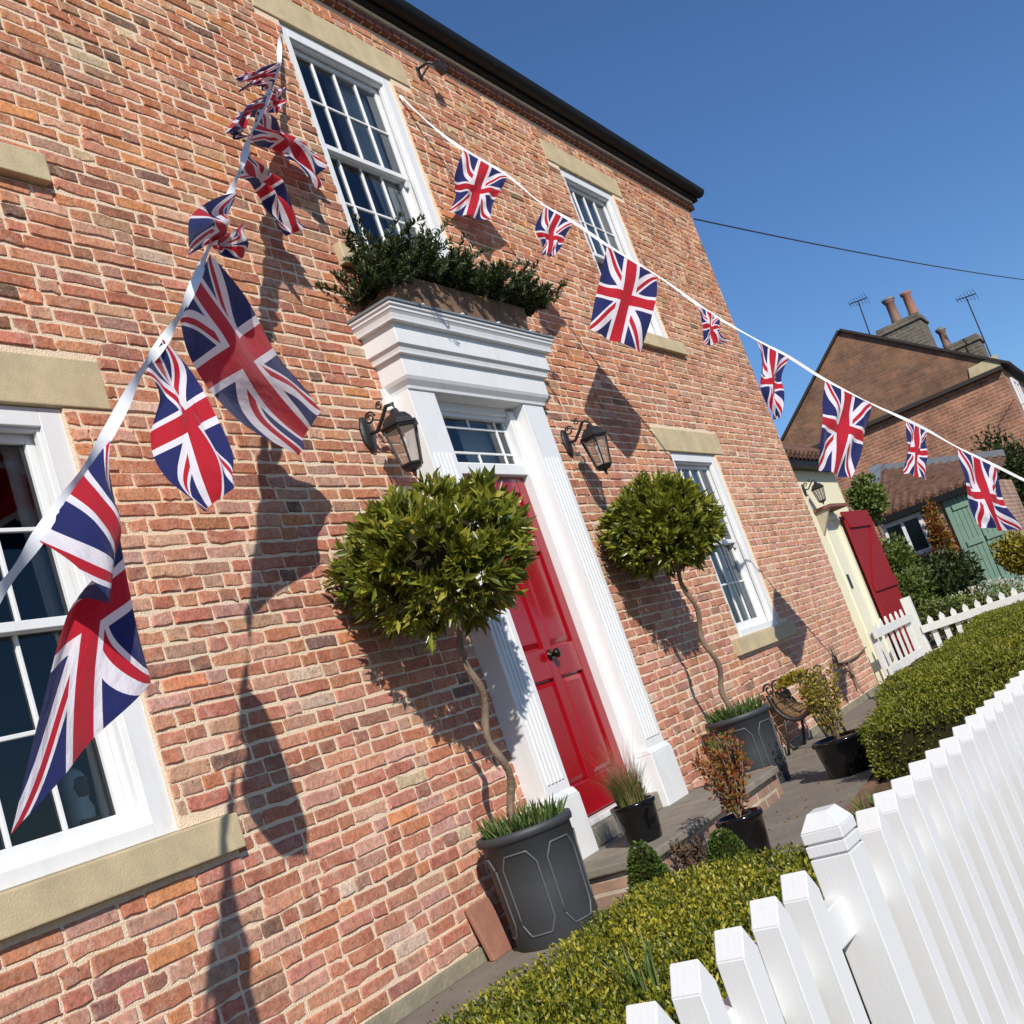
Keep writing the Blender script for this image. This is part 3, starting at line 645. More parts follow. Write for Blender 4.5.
# doorstep landing: brick riser with stone slab
g = MB(); g.box(5.28, 7.36, -.73, -.03, 0, .158); steps = thing('doorstep', 'worn stone slab doorstep on a brick riser below the red front door', 'step', (6.3, -.4, 0))
M['riser'] = far_brick('step_riser_brick', (.33, .20, .14), (.24, .16, .12), (.44, .37, .28), 1, 'xz')
g.build('riser', M['riser'], steps)
g = MB(); xs_ = [5.24, 5.95, 6.72, 7.40]
for a, b in zip(xs_[:-1], xs_[1:]): g.box(a+.003, b-.003, -.78, -.028, .16, .205+random.uniform(-.002, .002))
g.build('slab', M['slab'], steps, bevel=.008)
g = MB()
for k in range(8): 
    g.box(7.37+.0, 7.47, -.73+.0915*k+.003, -.73+.0915*(k+1)-.006, 0, .205-.0)
g.build('end_bricks', mat('step_end_brick', (.36, .24, .17), .9, .2, noise=.8, nscale=14, bump=.4), steps, bevel=.006)

# --- window box on the door canopy
wb = thing('window_box', 'weathered wooden trough of feathery evergreens standing on the white door canopy', 'planter', (6.3, -.16, 3.64))
g = MB(); a, b, z0, z1, yf, yb = 5.52, 7.16, 3.63, 3.83, -.30, -.03
g.hexa([(a+.03, yf+.02, z0), (b-.03, yf+.02, z0), (b-.03, yb, z0), (a+.03, yb, z0), (a, yf, z1), (b, yf, z1), (b, yb, z1), (a, yb, z1)])
g.build('trough', M['boxwood'], wb, bevel=.006)
def sprigs(n, x0, x1, y0, y1, z, hmin, hmax, seed, lean=.35, nl=46, ll=.05, lw=.012):
    gg = np.random.default_rng(seed); P, D = [], []
    for i in range(n):
        b = np.array([gg.uniform(x0, x1), gg.uniform(y0, y1), z]); h = gg.uniform(hmin, hmax)
        d = np.array([gg.normal(0, lean), gg.normal(-.1, lean), 1.0]); d /= np.linalg.norm(d); bend = np.array([gg.normal(0, .35), gg.normal(-.12, .3), -.45])
        for t in np.linspace(.12, 1, nl):
            p = b+d*h*t+bend*h*t*t*.6
            for s in range(2): P.append(p); D.append(d*1.0+unit(gg.normal(size=3))*.85)
    return np.array(P), np.array(D)
P1, D1 = sprigs(120, 5.44, 6.55, -.36, -.05, 3.80, .22, .50, 11, nl=36, lean=.4)
P2, D2 = sprigs(110, 6.2, 7.40, -.36, -.05, 3.80, .14, .40, 12, nl=32, lean=.5)
P3, D3 = sprigs(110, 5.4, 7.45, -.40, -.28, 3.82, .12, .30, 13, lean=.95, nl=26)
P4, D4 = sprigs(40, 5.38, 5.6, -.36, -.05, 3.76, .15, .38, 14, lean=.9, nl=30); P4 = P4-np.array([0, 0, .05])
leaves('evergreen_sprigs', np.concatenate([P1, P2, P3, P4]), np.concatenate([D1, D2, D3, D4]), .046, .013, M['dark'], wb)
g = MB()
for k in range(4):
    g = MB(); g.lathe([(.001, 0), (.022, .004), (.022, .012), (.001, .02)], (5.72+k*.45, -.315, 3.612), 12); g.build('fixing_cap', M['white'], wb)

# --- wall lanterns
def lantern(x, z, label, grp='lanterns beside the front door', sc=1.08, y0=0.0):
    t = thing('wall_lantern', label, 'lantern', (x, y0, z), grp)
    def C(px, py, pz): return (x+px*sc, y0-.008+py*sc, z+pz*sc)
    g = MB(); ylathe(g, [(.001, 0), (.055*sc, 0), (.052*sc, .012*sc), (.03*sc, .02*sc), (.001, .03*sc)], C(0, 0, 0)); g.v = [(a, b, z+(c-z)*1.9) for a, b, c in g.v]; g.build('back_plate', M['iron'], t, smooth=True)
    g = MB(); pts = [C(0, -.01, .0), C(0, -.07, -.01), C(0, -.12, .035), C(0, -.17, .09), C(0, -.215, .085), C(0, -.22, .04)]
    g.tube(pts, .011*sc, 8)
    sp = [C(0, -.05-.035*math.cos(a)*(1-a/14), .075+.035*math.sin(a)*(1-a/14)) for a in np.linspace(0, 9, 30)]; g.tube(sp, .006*sc, 6)
    sp = [C(0, -.13-.025*math.cos(a)*(1-a/12), .11+.025*math.sin(a)*(1-a/12)) for a in np.linspace(1, 9, 26)]; g.tube(sp, .005*sc, 6)
    g.build('bracket', M['iron'], t, smooth=True)
    ly = -.21; top, bot, rt, rb = -.04, -.26, .098, .06; N = 6
    def ring(r_, zz): return [C(r_*math.cos(2*math.pi*(k+.5)/N), ly+r_*math.sin(2*math.pi*(k+.5)/N), zz) for k in range(N)]
    g = MB()
    levels = [(.004, .06), (.02, .055), (.03, .03), (.062, .015), (.088, -.015), (.094, -.035), (.112, -.04), (.112, -.05), (.09, -.052)]
    vs = []; 
    for r_, zz in levels: vs += ring(r_, zz)
    fs = [(i*N+j, i*N+(j+1) % N, (i+1)*N+(j+1) % N, (i+1)*N+j) for i in range(len(levels)-1) for j in range(N)] + [tuple(range(N))]
    g.add(vs, fs); g.build('cap', M['iron'], t)
    g = MB(); ta, ba = ring(.096, -.05), ring(.058, bot)
    for k in range(N): g.tube([ta[k], ba[k]], .0065*sc, 6)
    for rr_, zz in ((.096, -.055), (.06, bot)):
        q = ring(rr_, zz)
        for k in range(N): g.tube([q[k], q[(k+1) % N]], .007*sc, 6)
    vs = ring(.064, bot+.005)+ring(.05, bot-.02)+ring(.014, bot-.035)+ring(.01, bot-.055)+ring(.003, bot-.07)
    g.add(vs, [(i*N+j, i*N+(j+1) % N, (i+1)*N+(j+1) % N, (i+1)*N+j) for i in range(4) for j in range(N)]+[tuple(range(N))]); g.build('cage', M['iron'], t)
    g = MB(); ta, ba = ring(.09, -.055), ring(.054, bot+.006); g.add(ta+ba, [(j, (j+1) % N, N+(j+1) % N, N+j) for j in range(N)]); g.build('lantern_glass', M['lantglass'], t)
    g = MB(); c = C(0, ly, bot+.01); g.lathe([(.012*sc, 0), (.012*sc, .08*sc), (.001, .085*sc)], c, 10); g.lathe([(.01*sc, .08*sc), (.022*sc, .11*sc), (.02*sc, .14*sc), (.001, .155*sc)], c, 12); g.build('bulb', M['porcelain'], t, smooth=True)
    return t
lantern(5.17, 2.86, 'black iron lantern on the wall left of the white doorway, above the nearer bay tree')
lantern(7.66, 2.90, 'black iron lantern on the wall right of the white doorway', )

# --- iron bracket high on the wall
t = thing('iron_bracket', 'small black iron bracket high on the brick under the eaves', 'bracket', (7.5, 0, 6.1))
g = MB(); g.box(7.42, 7.47, -.012, 0, 6.04, 6.16); g.tube([(7.44, -.01, 6.14), (7.46, -.10, 6.15), (7.50, -.15, 6.12)], .013, 8); g.tube([(7.44, -.01, 6.06), (7.47, -.10, 6.13)], .009, 8)
g.hexa([(7.44, -.21, 6.05), (7.58, -.17, 6.05), (7.58, -.12, 6.05), (7.44, -.15, 6.05), (7.44, -.22, 6.10), (7.58, -.18, 6.10), (7.58, -.12, 6.12), (7.44, -.15, 6.12)]); g.build('arm', M['iron'], t, bevel=.003)

# ==================================================================================== PLANTERS AND TREES
def lead_planter(cx_, cy_, label, z=0.0):
    t = thing('planter', label, 'planter', (cx_, cy_, z), 'grey lead-style planters by the door')
    R0, R1, H = .215, .236, .56
    g = MB(); g.lathe([(.001, 0), (R0-.004, 0), (R0, .006), (R0+(R1-R0)*.5, H*.5), (R1-.004, H-.045), (R1+.012, H-.04), (R1+.016, H-.02), (R1+.012, H), (R1-.02, H), (R1-.026, H-.05), (.001, H-.055)], (cx_, cy_, z), 56)
    g.build('pot', M['leadgrey'], t, smooth=True, bevel=0)
    g = MB(); NPn = 6
    for k in range(NPn):
        a0 = 2*math.pi*k/NPn+.22; half = .40
        def P(da_, zz):
            rr_ = R0+(R1-R0)*zz/H+.0015; return (cx_+rr_*math.cos(a0+da_), cy_+rr_*math.sin(a0+da_), z+zz)
        oc = [(-half, .13), (-half, .40), (-half*.62, .46), (half*.62, .46), (half, .40), (half, .13), (half*.62, .07), (-half*.62, .07), (-half, .13)]
        pts = []
        for (d0, z0_), (d1, z1_) in zip(oc[:-1], oc[1:]):
            for s in range(6): pts.append(P(d0+(d1-d0)*s/6, z0_+(z1_-z0_)*s/6))
        pts.append(pts[0]); g.tube(pts, .0052, 6)
    g.build('panel_moulding', M['leadline'], t, smooth=True)
    g = MB(); g.lathe([(R1-.03, H-.05), (.12, H-.035), (.001, H-.03)], (cx_, cy_, z), 24); g.build('compost', M['soil'], t)
    return t
def bay_tree(bx, by, z0, top, cc, cr, label, seed):
    t = thing('bay_tree', label, 'tree', (bx, by, z0), 'bay trees either side of the door')
    pts = []; gg = random.Random(seed); n = 40
    for i in range(n):
        s = i/(n-1); zz = z0+(top-z0)*s; amp = .030*(1-.3*s)
        pts.append((bx+(cc[0]-bx)*s+amp*math.sin(s*19+seed), by+(cc[1]-by)*s+amp*math.cos(s*19+seed)*.9, zz))
    g = MB(); g.tube(pts, [.021*(1+.10*math.sin(i*1.1))*(1-.2*i/n) for i in range(n)], 10)
    for k in range(9):
        a = 2*math.pi*k/9; e = np.array(cc)+np.array([math.cos(a)*cr[0]*.7, math.sin(a)*cr[1]*.7, gg.uniform(-.1, .6)*cr[2]]); s0 = pts[-1]
        g.tube([s0, tuple((np.array(s0)+e)/2+np.array([0, 0, -.02])), tuple(e)], [.011, .007, .003], 6)
    g.build('trunk', M['bark'], t, smooth=True)
    gg2 = np.random.default_rng(seed)
    C0, D0 = ell_points(680, cc, cr, .70, 1.03, 16, seed, -.93); ks = gg2.uniform(size=len(C0)); C0 = C0+(C0-np.array(cc))*np.where(ks > .95, .13, 0)[:, None]; hole = unit(gg2.normal(size=(9, 3))); keep_ = ((D0[:, None]-hole[None])**2).sum(-1).min(1) > .035; C0, D0 = C0[keep_], D0[keep_]; D0 = unit(D0+np.array([0, 0, .35])+gg2.normal(size=D0.shape)*.35)
    PP, DD = [], []
    for c_, d_ in zip(C0, D0):                      # each shoot carries a whorl of leaves
        a_ = unit(np.cross(d_, gg2.normal(size=3))); b_ = np.cross(d_, a_); ln = gg2.uniform(.03, .075)
        for k in range(11):
            w_ = 2.4*k+gg2.uniform(0, .8); sp_ = gg2.uniform(.45, 1.25)*(1.15-.06*k); PP.append(c_+d_*ln*(k/11)); DD.append(d_+(a_*math.cos(w_)+b_*math.sin(w_))*sp_)
    PP, DD = np.array(PP), np.array(DD)
    leaves('crown', PP, DD, gg2.uniform(.045, .105, len(PP)), gg2.uniform(.020, .037, len(PP)), M['bay'], t, fold=.16)
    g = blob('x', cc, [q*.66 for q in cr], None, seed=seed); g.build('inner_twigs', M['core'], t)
    return t
# first planter and tree
lead_planter(4.88, -.36, 'dark grey round planter with panelled sides beside the left pilaster, holding the nearer bay tree')
lead_planter(8.12, -.34, 'dark grey round planter with panelled sides right of the doorstep, holding the farther bay tree')
c1 = onX(434, 557, 4.70); c2 = onX(663, 527, 7.80)
bay_tree(4.86, -.36, .51, c1[2]-.2, c1, (.42, .42, .325), 'nearer bay tree clipped to a ball on a twisted stem, left of the red door', 4)
bay_tree(8.08, -.34, .51, c2[2]-.2, c2, (.365, .365, .32), 'farther bay tree clipped to a ball on a twisted stem, right of the red door', 9)
def underplant(cx_, cy_, z, r_, n, label, seed, hh=(.08, .16)):
    gg = np.random.default_rng(seed); P, D = [], []
    for i in range(n):
        a = gg.uniform(0, 6.28); q = r_*math.sqrt(gg.uniform(.05, 1)); P.append((cx_+q*math.cos(a), cy_+q*math.sin(a), z)); D.append((.35*math.cos(a)+gg.normal(0, .25), .35*math.sin(a)+gg.normal(0, .25), 1))
    o = leaves('bulb_plants', np.array(P), np.array(D), gg.uniform(*hh, n), .014, M['bulb'], None, fold=.1)
    tag(o, label, 'plant', 'spring bulbs under the bay trees'); return o
underplant(4.88, -.36, .52, .2, 260, 'tuft of spring bulb leaves round the nearer bay stem', 5)
underplant(8.12, -.34, .52, .2, 240, 'tuft of spring bulb leaves round the farther bay stem', 6)
# terracotta tile leaning behind the first planter
g = MB(); g.hexa([(4.66, -.10, .0), (4.86, -.10, .0), (4.86, -.07, .0), (4.66, -.07, .0), (4.66, -.035, .27), (4.86, -.035, .27), (4.86, -.01, .27), (4.66, -.01, .27)])
o = g.build('clay_tile', M['paleterra'], bevel=.006); tag(o, 'pale terracotta tile leaning on the wall behind the nearer planter', 'tile')

def glazed_pot(x, y, z, r_, h, label, grp='black glazed pots'):
    t = thing('plant_pot', label, 'pot', (x, y, z), grp)
    g = MB(); g.lathe([(.001, 0), (r_*.80, 0), (r_*.83, .01), (r_*.93, h*.5), (r_*.99, h*.86), (r_*1.06, h*.88), (r_*1.08, h*.95), (r_*1.05, h), (r_*.96, h), (r_*.93, h*.9), (.001, h*.88)], (x, y, z), 40)
    g.build('pot', M['glazed'], t, smooth=True)
    g = MB(); g.lathe([(r_*.94, h*.9), (.001, h*.93)], (x, y, z), 20); g.build('compost', M['soil'], t)
    return t
def blades(name, c, n, h, spread, mt, seed, w=.006, parent=None, seg=4, r0=.07):
    gg = np.random.default_rng(seed); V, F = [], []
    for i in range(n):
        a = gg.uniform(0, 6.28); q = r0*math.sqrt(gg.uniform()); b = np.array([c[0]+q*math.cos(a), c[1]+q*math.sin(a), c[2]]); hh = h*gg.uniform(.5, 1.05)
        a += gg.normal(0, .5); o = np.array([math.cos(a), math.sin(a), 0]); sd = np.array([-o[1], o[0], 0]); sp = spread*gg.uniform(.2, 1); k = len(V)
        for s in range(seg+1):
            t = s/seg; p = b+np.array([0, 0, hh*t*(1-.25*sp*t)])+o*hh*sp*t*t*.8; ww = w*(1-t*.85)
            V += [p-sd*ww, p+sd*ww]
        for s in range(seg): F.append((k+2*s, k+2*s+1, k+2*s+3, k+2*s+2))
    return quick_mesh(name, np.array(V), np.array(F), mt, parent)
# grass pot on the landing
glazed_pot(5.70, -.55, .206, .122, .22, 'black glazed pot on the doorstep in front of the red door, holding tufted grass')
t = thing('ornamental_grass', 'tufted grass with reddish plumes in the pot before the red door', 'plant', (5.70, -.55, .40))
blades('grass_blades', (5.70, -.55, .40), 520, .26, .75, M['grass'], 21, .0028, t, r0=.085)
blades('grass_plumes', (5.70, -.55, .42), 170, .43, .55, M['seed'], 22, .0016, t, r0=.07)
# russet shrub pot on the path
def twiggy(name, label, c, h, r_, n, mt, seed, L=.03, W=.018, grp=None, stems=12, cat='shrub', up=.0):
    t = thing(name, label, cat, c, grp); gg = np.random.default_rng(seed); g = MB(); P, D = [], []
    for i in range(stems):
        a = gg.uniform(0, 6.28); q = r_*math.sqrt(gg.uniform(.02, 1)); e = np.array([c[0]+q*math.cos(a), c[1]+q*math.sin(a), c[2]+h*gg.uniform(.7, 1.05)])
        m_ = (np.array(c)*.45+e*.55)+np.array([math.cos(a), math.sin(a), 0])*r_*.25; m_[2] = c[2]+h*.5
        pts = [((1-s)**2)*np.array(c)+2*s*(1-s)*m_+s*s*e for s in np.linspace(0, 1, 9)]
        g.tube([tuple(p) for p in pts], [.005*(1-.7*k/8) for k in range(9)], 5)
        for k in range(int(n/stems)):
            s = gg.uniform(.15+up, 1); p = ((1-s)**2)*np.array(c)+2*s*(1-s)*m_+s*s*e; o = unit(gg.normal(size=3)); P.append(p+o*gg.uniform(0, .035)*(h/.5)); D.append(o+np.array([0, 0, .4]))
    g.build('stems', M['bark'], t); leaves('foliage', np.array(P), np.array(D), L*gg.uniform(.7, 1.2, len(P)), W, mt, t)
    return t
glazed_pot(5.52, -1.20, .0, .118, .24, 'black glazed pot on the path below the doorstep, holding the russet shrub')
twiggy('russet_shrub', 'small russet leaved shrub in the black pot below the doorstep', (5.52, -1.20, .21), .46, .15, 800, M['redleaf'], 31, .030, .018, stems=16)
glazed_pot(7.62, -1.17, .0, .175, .25, 'largest black glazed pot, holding the yellow green shrub at the farther hedge')
twiggy('golden_shrub', 'yellow green shrub in the big black pot at the hedge end', (7.64, -1.16, .22), .52, .15, 1100, M['yellow'], 32, .03, .018, stems=18)
glazed_pot(7.20, -.52, .206, .085, .20, 'small black glazed pot standing just before the farther grey planter')
twiggy('sprig_plant', 'low leafy sprigs in the small black pot before the farther planter', (7.20, -.52, .38), .14, .10, 260, M['shrub'], 33, .03, .014, stems=10, cat='plant')
# clipped cones at the back of the hedge
def cone(x, y, z, r_, h, label, seed, rnd=1.0):
    t = thing('clipped_box_cone', label, 'topiary', (x, y, z), 'clipped box cones'); gg = np.random.default_rng(seed); n = 3600
    u = gg.uniform(0, 1, n)**.75; a = gg.uniform(0, 6.283, n); zz = h*(1-u); rr_ = r_*np.sqrt(np.clip(u, 0, 1))*gg.uniform(.86, 1.04, n)
    P = np.stack([x+rr_*np.cos(a), y+rr_*np.sin(a), z+zz], 1); D = np.stack([np.cos(a), np.sin(a), np.full(n, .6)], 1)+gg.normal(size=(n, 3))*.45
    leaves('foliage', P, D, .019, .012, M['boxg'], t)
    g = MB(); g.lathe([(r_*.85*math.sqrt(max(0, 1-k/8)), h*k/8*.97) for k in range(9)], (x, y, z), 16); g.build('inner_twigs', M['core'], t)
p = onX(641, 868, 4.35); cone(4.35, p[1]-.02, -.02, .135, .43, 'green clipped box cone rising behind the near hedge, left of the russet shrub', 41)
p = onX(722, 866, 4.55); cone(4.55, p[1]-.04, -.02, .15, .36, 'green clipped box cone behind the near hedge, in front of the russet shrub pot', 42)
# little dry plant against the riser
twiggy('dried_plant', 'small withered brown plant against the brick riser of the doorstep', (5.55, -.86, 0), .19, .09, 420, ramp_island('withered_leaves', [(0, (.05, .035, .025)), (1, (.15, .09, .05))], .8, .2), 43, .03, .014, stems=14, cat='plant')

# ==================================================================================== HEDGES
def hedge(name, label, poly_fn, x0, x1, ztop, n, mt, seed, L, W, grp=None, rough=.03, drop=0.0):
    zt = lambda x: ztop-drop*np.exp(-(x-x0)/.32)
    """poly_fn(x) -> (y_near, y_far); a clipped block with a leafy skin"""
    t = thing(name, label, 'hedge', ((x0+x1)/2, sum(poly_fn((x0+x1)/2))/2, 0), 'low box hedges'); gg = np.random.default_rng(seed)
    k = gg.uniform(-1, 1, (14, 3))*6; ph = gg.uniform(0, 6.28, 14)
    def bump(p): return sum(np.sin(p @ k[i]+ph[i]) for i in range(14))/14*rough*1.8
    N = 40; X = np.linspace(x0+.05, x1-.05, N); g = MB(); vs = []
    for x in X:
        a, b = poly_fn(x); h = float(zt(x))-.05-rough*.55
        vs += [(x, a+.045, -.03), (x, a+.045, h*.93), (x, a+.1, h), (x, b-.1, h), (x, b-.045, h*.93), (x, b-.045, -.03)]
    fs = [(i*6+j, i*6+j+1, (i+1)*6+j+1, (i+1)*6+j) for i in range(N-1) for j in range(5)]+[(0, 1, 2, 3, 4, 5), tuple((N-1)*6+j for j in range(6))]
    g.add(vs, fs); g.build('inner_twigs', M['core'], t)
    W_ = x1-x0; PP, DD = [], []
    a0, b0 = poly_fn((x0+x1)/2); areas = [W_*(b0-a0), W_*ztop, W_*ztop, (b0-a0)*ztop, (b0-a0)*ztop]; tot = sum(areas)
    for s, A in enumerate(areas):
        m_ = int(n*A/tot); u = gg.uniform(0, 1, m_); v = gg.uniform(0, 1, m_); d = gg.uniform(0, 1, m_)**.8*.075
        if s < 3:
            x = x0+W_*u; ab = np.array([poly_fn(q) for q in x]); y0_, y1_ = ab[:, 0], ab[:, 1]
            if s == 0: e = np.minimum(v, 1-v)*(y1_-y0_); rd = np.clip(1-e/.08, 0, 1)**2*.05; P = np.stack([x, y0_+(y1_-y0_)*v, zt(x)-d-rd], 1); D = np.tile([0, 0, 1.], (m_, 1))
            elif s == 1: P = np.stack([x, y0_+d, zt(x)*v], 1); D = np.tile([0, -1., .4], (m_, 1))
            else: P = np.stack([x, y1_-d, zt(x)*v], 1); D = np.tile([0, 1., .4], (m_, 1))
        else:
            xx = x0 if s == 3 else x1; sg = 1 if s == 3 else -1; a, b = poly_fn(xx); P = np.stack([xx+sg*d, a+(b-a)*u, zt(xx)*v], 1); D = np.tile([-sg, 0, .4], (m_, 1)).astype(float)
        P = P+D*bump(P)[:, None]; PP.append(P); DD.append(D+gg.normal(size=P.shape)*.6)
    P = np.concatenate(PP); D = np.concatenate(DD)
    leaves('foliage', P, D, L*gg.uniform(.7, 1.3, len(P)), W, mt, t); return t
hedge('box_hedge', 'low yellow green box hedge in the foreground below the nearer grey planter', lambda x: (-2.62, -1.44+.05*math.sin(x*3)), .6, 3.78, .355, 98000, M['box'], 51, .0175, .0095, rough=.055)
hedge('box_hedge', 'longer clipped green hedge between the far path and the picket fence', lambda x: (-2.95 if x < 9 else -2.95, -1.52+.03*math.sin(x*2)+max(0, (x-9.5))*.05), 7.0, 13.8, .45, 105000, M['hedgeg'], 52, .026, .012, rough=.085, drop=.13)
# strap leaved clumps poking from the near hedge and the bed
g_ = blades('daffodil_leaves', (2.68, -2.02, .28), 34, .17, .5, M['bulb'], 61, .006, None, r0=.06); tag(g_, 'clump of blue green bulb leaves poking through the near hedge', 'plant')
g_ = blades('ivy_tuft', (6.0, -1.75, -.03), 90, .16, .9, M['shrub'], 62, .01, None, r0=.2); tag(g_, 'small tuft of leaves on the bare soil just beyond the fence post', 'plant')

gg = np.random.default_rng(77); n = 420; x = gg.uniform(3.6, 10.5, n); y = gg.uniform(-1.9, -.06, n); onp = np.array([y[i] > np.interp(x[i], [p[0] for p in PE], [p[1] for p in PE]) for i in range(n)])
keep = ~((x > 5.2) & (x < 7.5) & (y > -.8)); z = np.where(onp, .004, -.026); P = np.stack([x, y, z], 1)[keep]; D = gg.normal(size=P.shape)*np.array([1, 1, .12])
lt = leaves('leaf_litter', P, D, gg.uniform(.012, .03, len(P)), .012, M['redleaf'], None); tag(lt, 'small dry fallen leaves scattered over the path and bare soil', 'leaf litter', kind='stuff')
# ==================================================================================== FRONT PICKET FENCE
FT = .653                                           # top of the pickets
fdir = Vector((.9975, -.067, 0)).normalized(); fn = Vector((fdir.y, -fdir.x, 0))   # fn points to the street (-y)
if fn.y > 0: fn = -fn
def fpos(s): return Vector((1.385, -3.6+.829, 0)) + fdir*s
fence = thing('picket_fence', 'white picket fence running along the street side in the foreground', 'fence', tuple(fpos(0)), 'picket fences')
PITCH = .1415
def picket_mesh():
    w, th, h, tip = .054, .051, FT+.28, .042
    bm = bmesh.new(); pr = [(-w/2, 0), (w/2, 0), (w/2, h-tip), (0, h), (-w/2, h-tip)]
    a = [bm.verts.new((x, -th/2, z)) for x, z in pr]; b = [bm.verts.new((x, th/2, z)) for x, z in pr]
    bm.faces.new(a); bm.faces.new(b[::-1])
    for i in range(5): bm.faces.new((a[i], b[i], b[(i+1) % 5], a[(i+1) % 5]))
    bmesh.ops.recalc_face_normals(bm, faces=bm.faces)
    bmesh.ops.bevel(bm, geom=list(bm.edges), offset=.0022, segments=2, affect='EDGES')
    m_ = bpy.data.meshes.new('picket'); bm.to_mesh(m_); bm.free(); m_.materials.append(M['fence']); return m_
pm = picket_mesh(); ang = math.atan2(fdir.y, fdir.x)
POST_S = 4*PITCH+.262
ss = [-.1385*2, -.1385]+[i*PITCH for i in range(5)]
s = 4*PITCH+.440
while s < 9.2: ss.append(s); s += PITCH
for s in ss:
    if any(abs(s-q) < .08 for q in (POST_S+2.85, POST_S+5.6)): continue
    o = bpy.data.objects.new('picket', pm); p = fpos(s); o.location = (p.x, p.y, -.28+random.uniform(-.003, .003)); o.rotation_euler = (random.gauss(0, .004), random.gauss(0, .004), ang+random.gauss(0, .008)); link(o, fence)
def fence_post(s):
    p = fpos(s); bm = bmesh.new()
    def bx(w, z0, z1, w2=None):
        w2 = w if w2 is None else w2; v = [bm.verts.new((sx*ww/2, sy*ww/2, z)) for z, ww in ((z0, w), (z1, w2)) for sx, sy in ((-1, -1), (1, -1), (1, 1), (-1, 1))]
        for f in ((3, 2, 1, 0), (4, 5, 6, 7), (0, 1, 5, 4), (1, 2, 6, 5), (2, 3, 7, 6), (3, 0, 4, 7)): bm.faces.new([v[i] for i in f])
    T_ = FT+.026; W_ = .084
    bx(W_, 0, T_-.062+.28); bx(W_-.010, T_-.0617+.28, T_-.058+.28); bx(W_, T_-.0577+.28, T_-.036+.28); bx(W_-.010, T_-.0357+.28, T_-.032+.28); bx(W_, T_-.0317+.28, T_-.010+.28); bx(W_, T_-.0097+.28, T_+.022+.28, .046)
    bmesh.ops.recalc_face_normals(bm, faces=bm.faces); m_ = bpy.data.meshes.new('post'); bm.to_mesh(m_); bm.free(); m_.materials.append(M['fence'])
    o = bpy.data.objects.new('post', m_); q = p+fn*(-.018); o.location = (q.x, q.y, -.28); o.rotation_euler = (0, 0, ang); link(o, fence)
    md = o.modifiers.new('bevel', 'BEVEL'); md.width = .0025; md.segments = 2; md.limit_method = 'ANGLE'
for q in (0, 2.85, 5.6): fence_post(POST_S+q)
for zz in (FT-.185, -.02):
    for a_, b_ in ((-.4, POST_S-.03), (POST_S+.03, 9.3)):
        p, q = fpos(a_), fpos(b_); i1, i2 = -fn*.023, -fn*.06
        g = MB(); v = [p+i1, q+i1, q+i2, p+i2]; g.hexa([(c.x, c.y, zz) for c in v]+[(c.x, c.y, zz+.075) for c in v]); g.build('rail', M['fence'], fence, bevel=.003)

# ==================================================================================== GATE AND DIVIDING FENCE
gx0, gx1, gy = 13.55, 15.65, -.10
gate = thing('garden_gate', 'low white picket gate at the far corner of the brick house', 'gate', (gx0, gy, 0))
for a_, b_ in ((gx0, gx0+.10), (gx1-.16, gx1-.06)): g = MB(); g.box(a_, b_, gy-.03, gy+.03, .12, .66); g.build('stile', M['oldwhite'], gate, bevel=.005)
for a_, b_, c_ in ((gx0-.05, .565, .665), (gx0-.02, .11, .21)): g = MB(); g.box(a_, gx1-.05, gy-.075, gy-.035, b_, c_); g.build('rail', M['oldwhite'], gate, bevel=.005)
def small_picket(x, y, z0, z1, par, along='x', w=.075):
    g = MB(); h = w/2; pr = [(-h, z0), (h, z0), (h, z1-.05), (0, z1), (-h, z1-.05)]
    if along == 'x': g.prism([(x+a, b) for a, b in pr], 1, y-.012, y+.012)
    else: g.prism([(y+a, b) for a, b in pr], 0, x-.012, x+.012)
    g.build('picket', M['oldwhite'], par)
for k in range(6): small_picket(gx0+.30+k*.30, gy-.015, .14, .76, gate)
fd = thing('dividing_fence', 'low white picket fence running from the gate towards the street', 'fence', (15.75, -.2, 0), 'picket fences')
g = MB(); g.box(15.70, 15.82, -.20, -.08, -.03, .88); g.build('post', M['oldwhite'], fd, bevel=.006)
for zz in (.36, .02):
    g = MB(); g.box(15.68, 15.72, -3.2, -.2, zz, zz+.10); g.build('rail', M['oldwhite'], fd, bevel=.005)
for k in range(18): small_picket(15.74, -.34-k*.158, -.02, .56, fd, 'y', .07)

# ==================================================================================== CREAM NEIGHBOUR
ny = .30
cot = thing('cream_cottage', 'low cream rendered cottage with a pantile eave joined to the brick house', 'house', (15, ny, 0))
dA, dB = 14.92, 15.72                              # door opening
g = MB(); xw1 = 16.55; zt = 2.98
g.box(WX1+.002, dA, ny, ny+.3, -.03, zt); g.box(dB, xw1, ny, ny+.3, -.03, zt); g.box(dA, dB, ny, ny+.3, 2.26, zt)
g.box(xw1-.3, xw1, ny+.3, ny+5, -.03, zt); g.build('wall', M['cream'], cot)
g = MB(); g.box(WX1+.003, xw1+.15, ny-.17, ny-.02, zt-.08, zt+.02); g.build('eaves_board', M['black'], cot)
g = MB(); xx = WX1+.01
while xx < xw1+.2:
    g.tube([(xx+.09, ny-.22, zt+.045), (xx+.09, ny+2.6, zt+2.0)], .062, 8); xx += .19
g.hexa([(WX1+.004, ny-.2, zt+.02), (xw1+.2, ny-.2, zt+.02), (xw1+.2, ny+2.6, zt+1.97), (WX1+.004, ny+2.6, zt+1.97), (WX1+.004, ny-.2, zt+.05), (xw1+.2, ny-.2, zt+.05), (xw1+.2, ny+2.6, zt+2.0), (WX1+.004, ny+2.6, zt+2.0)])
M['pantile'] = mat('mossy_clay_pantile', (.20, .105, .07), .85, .2, noise=1, nscale=7, bump=.3, ndark=.3)
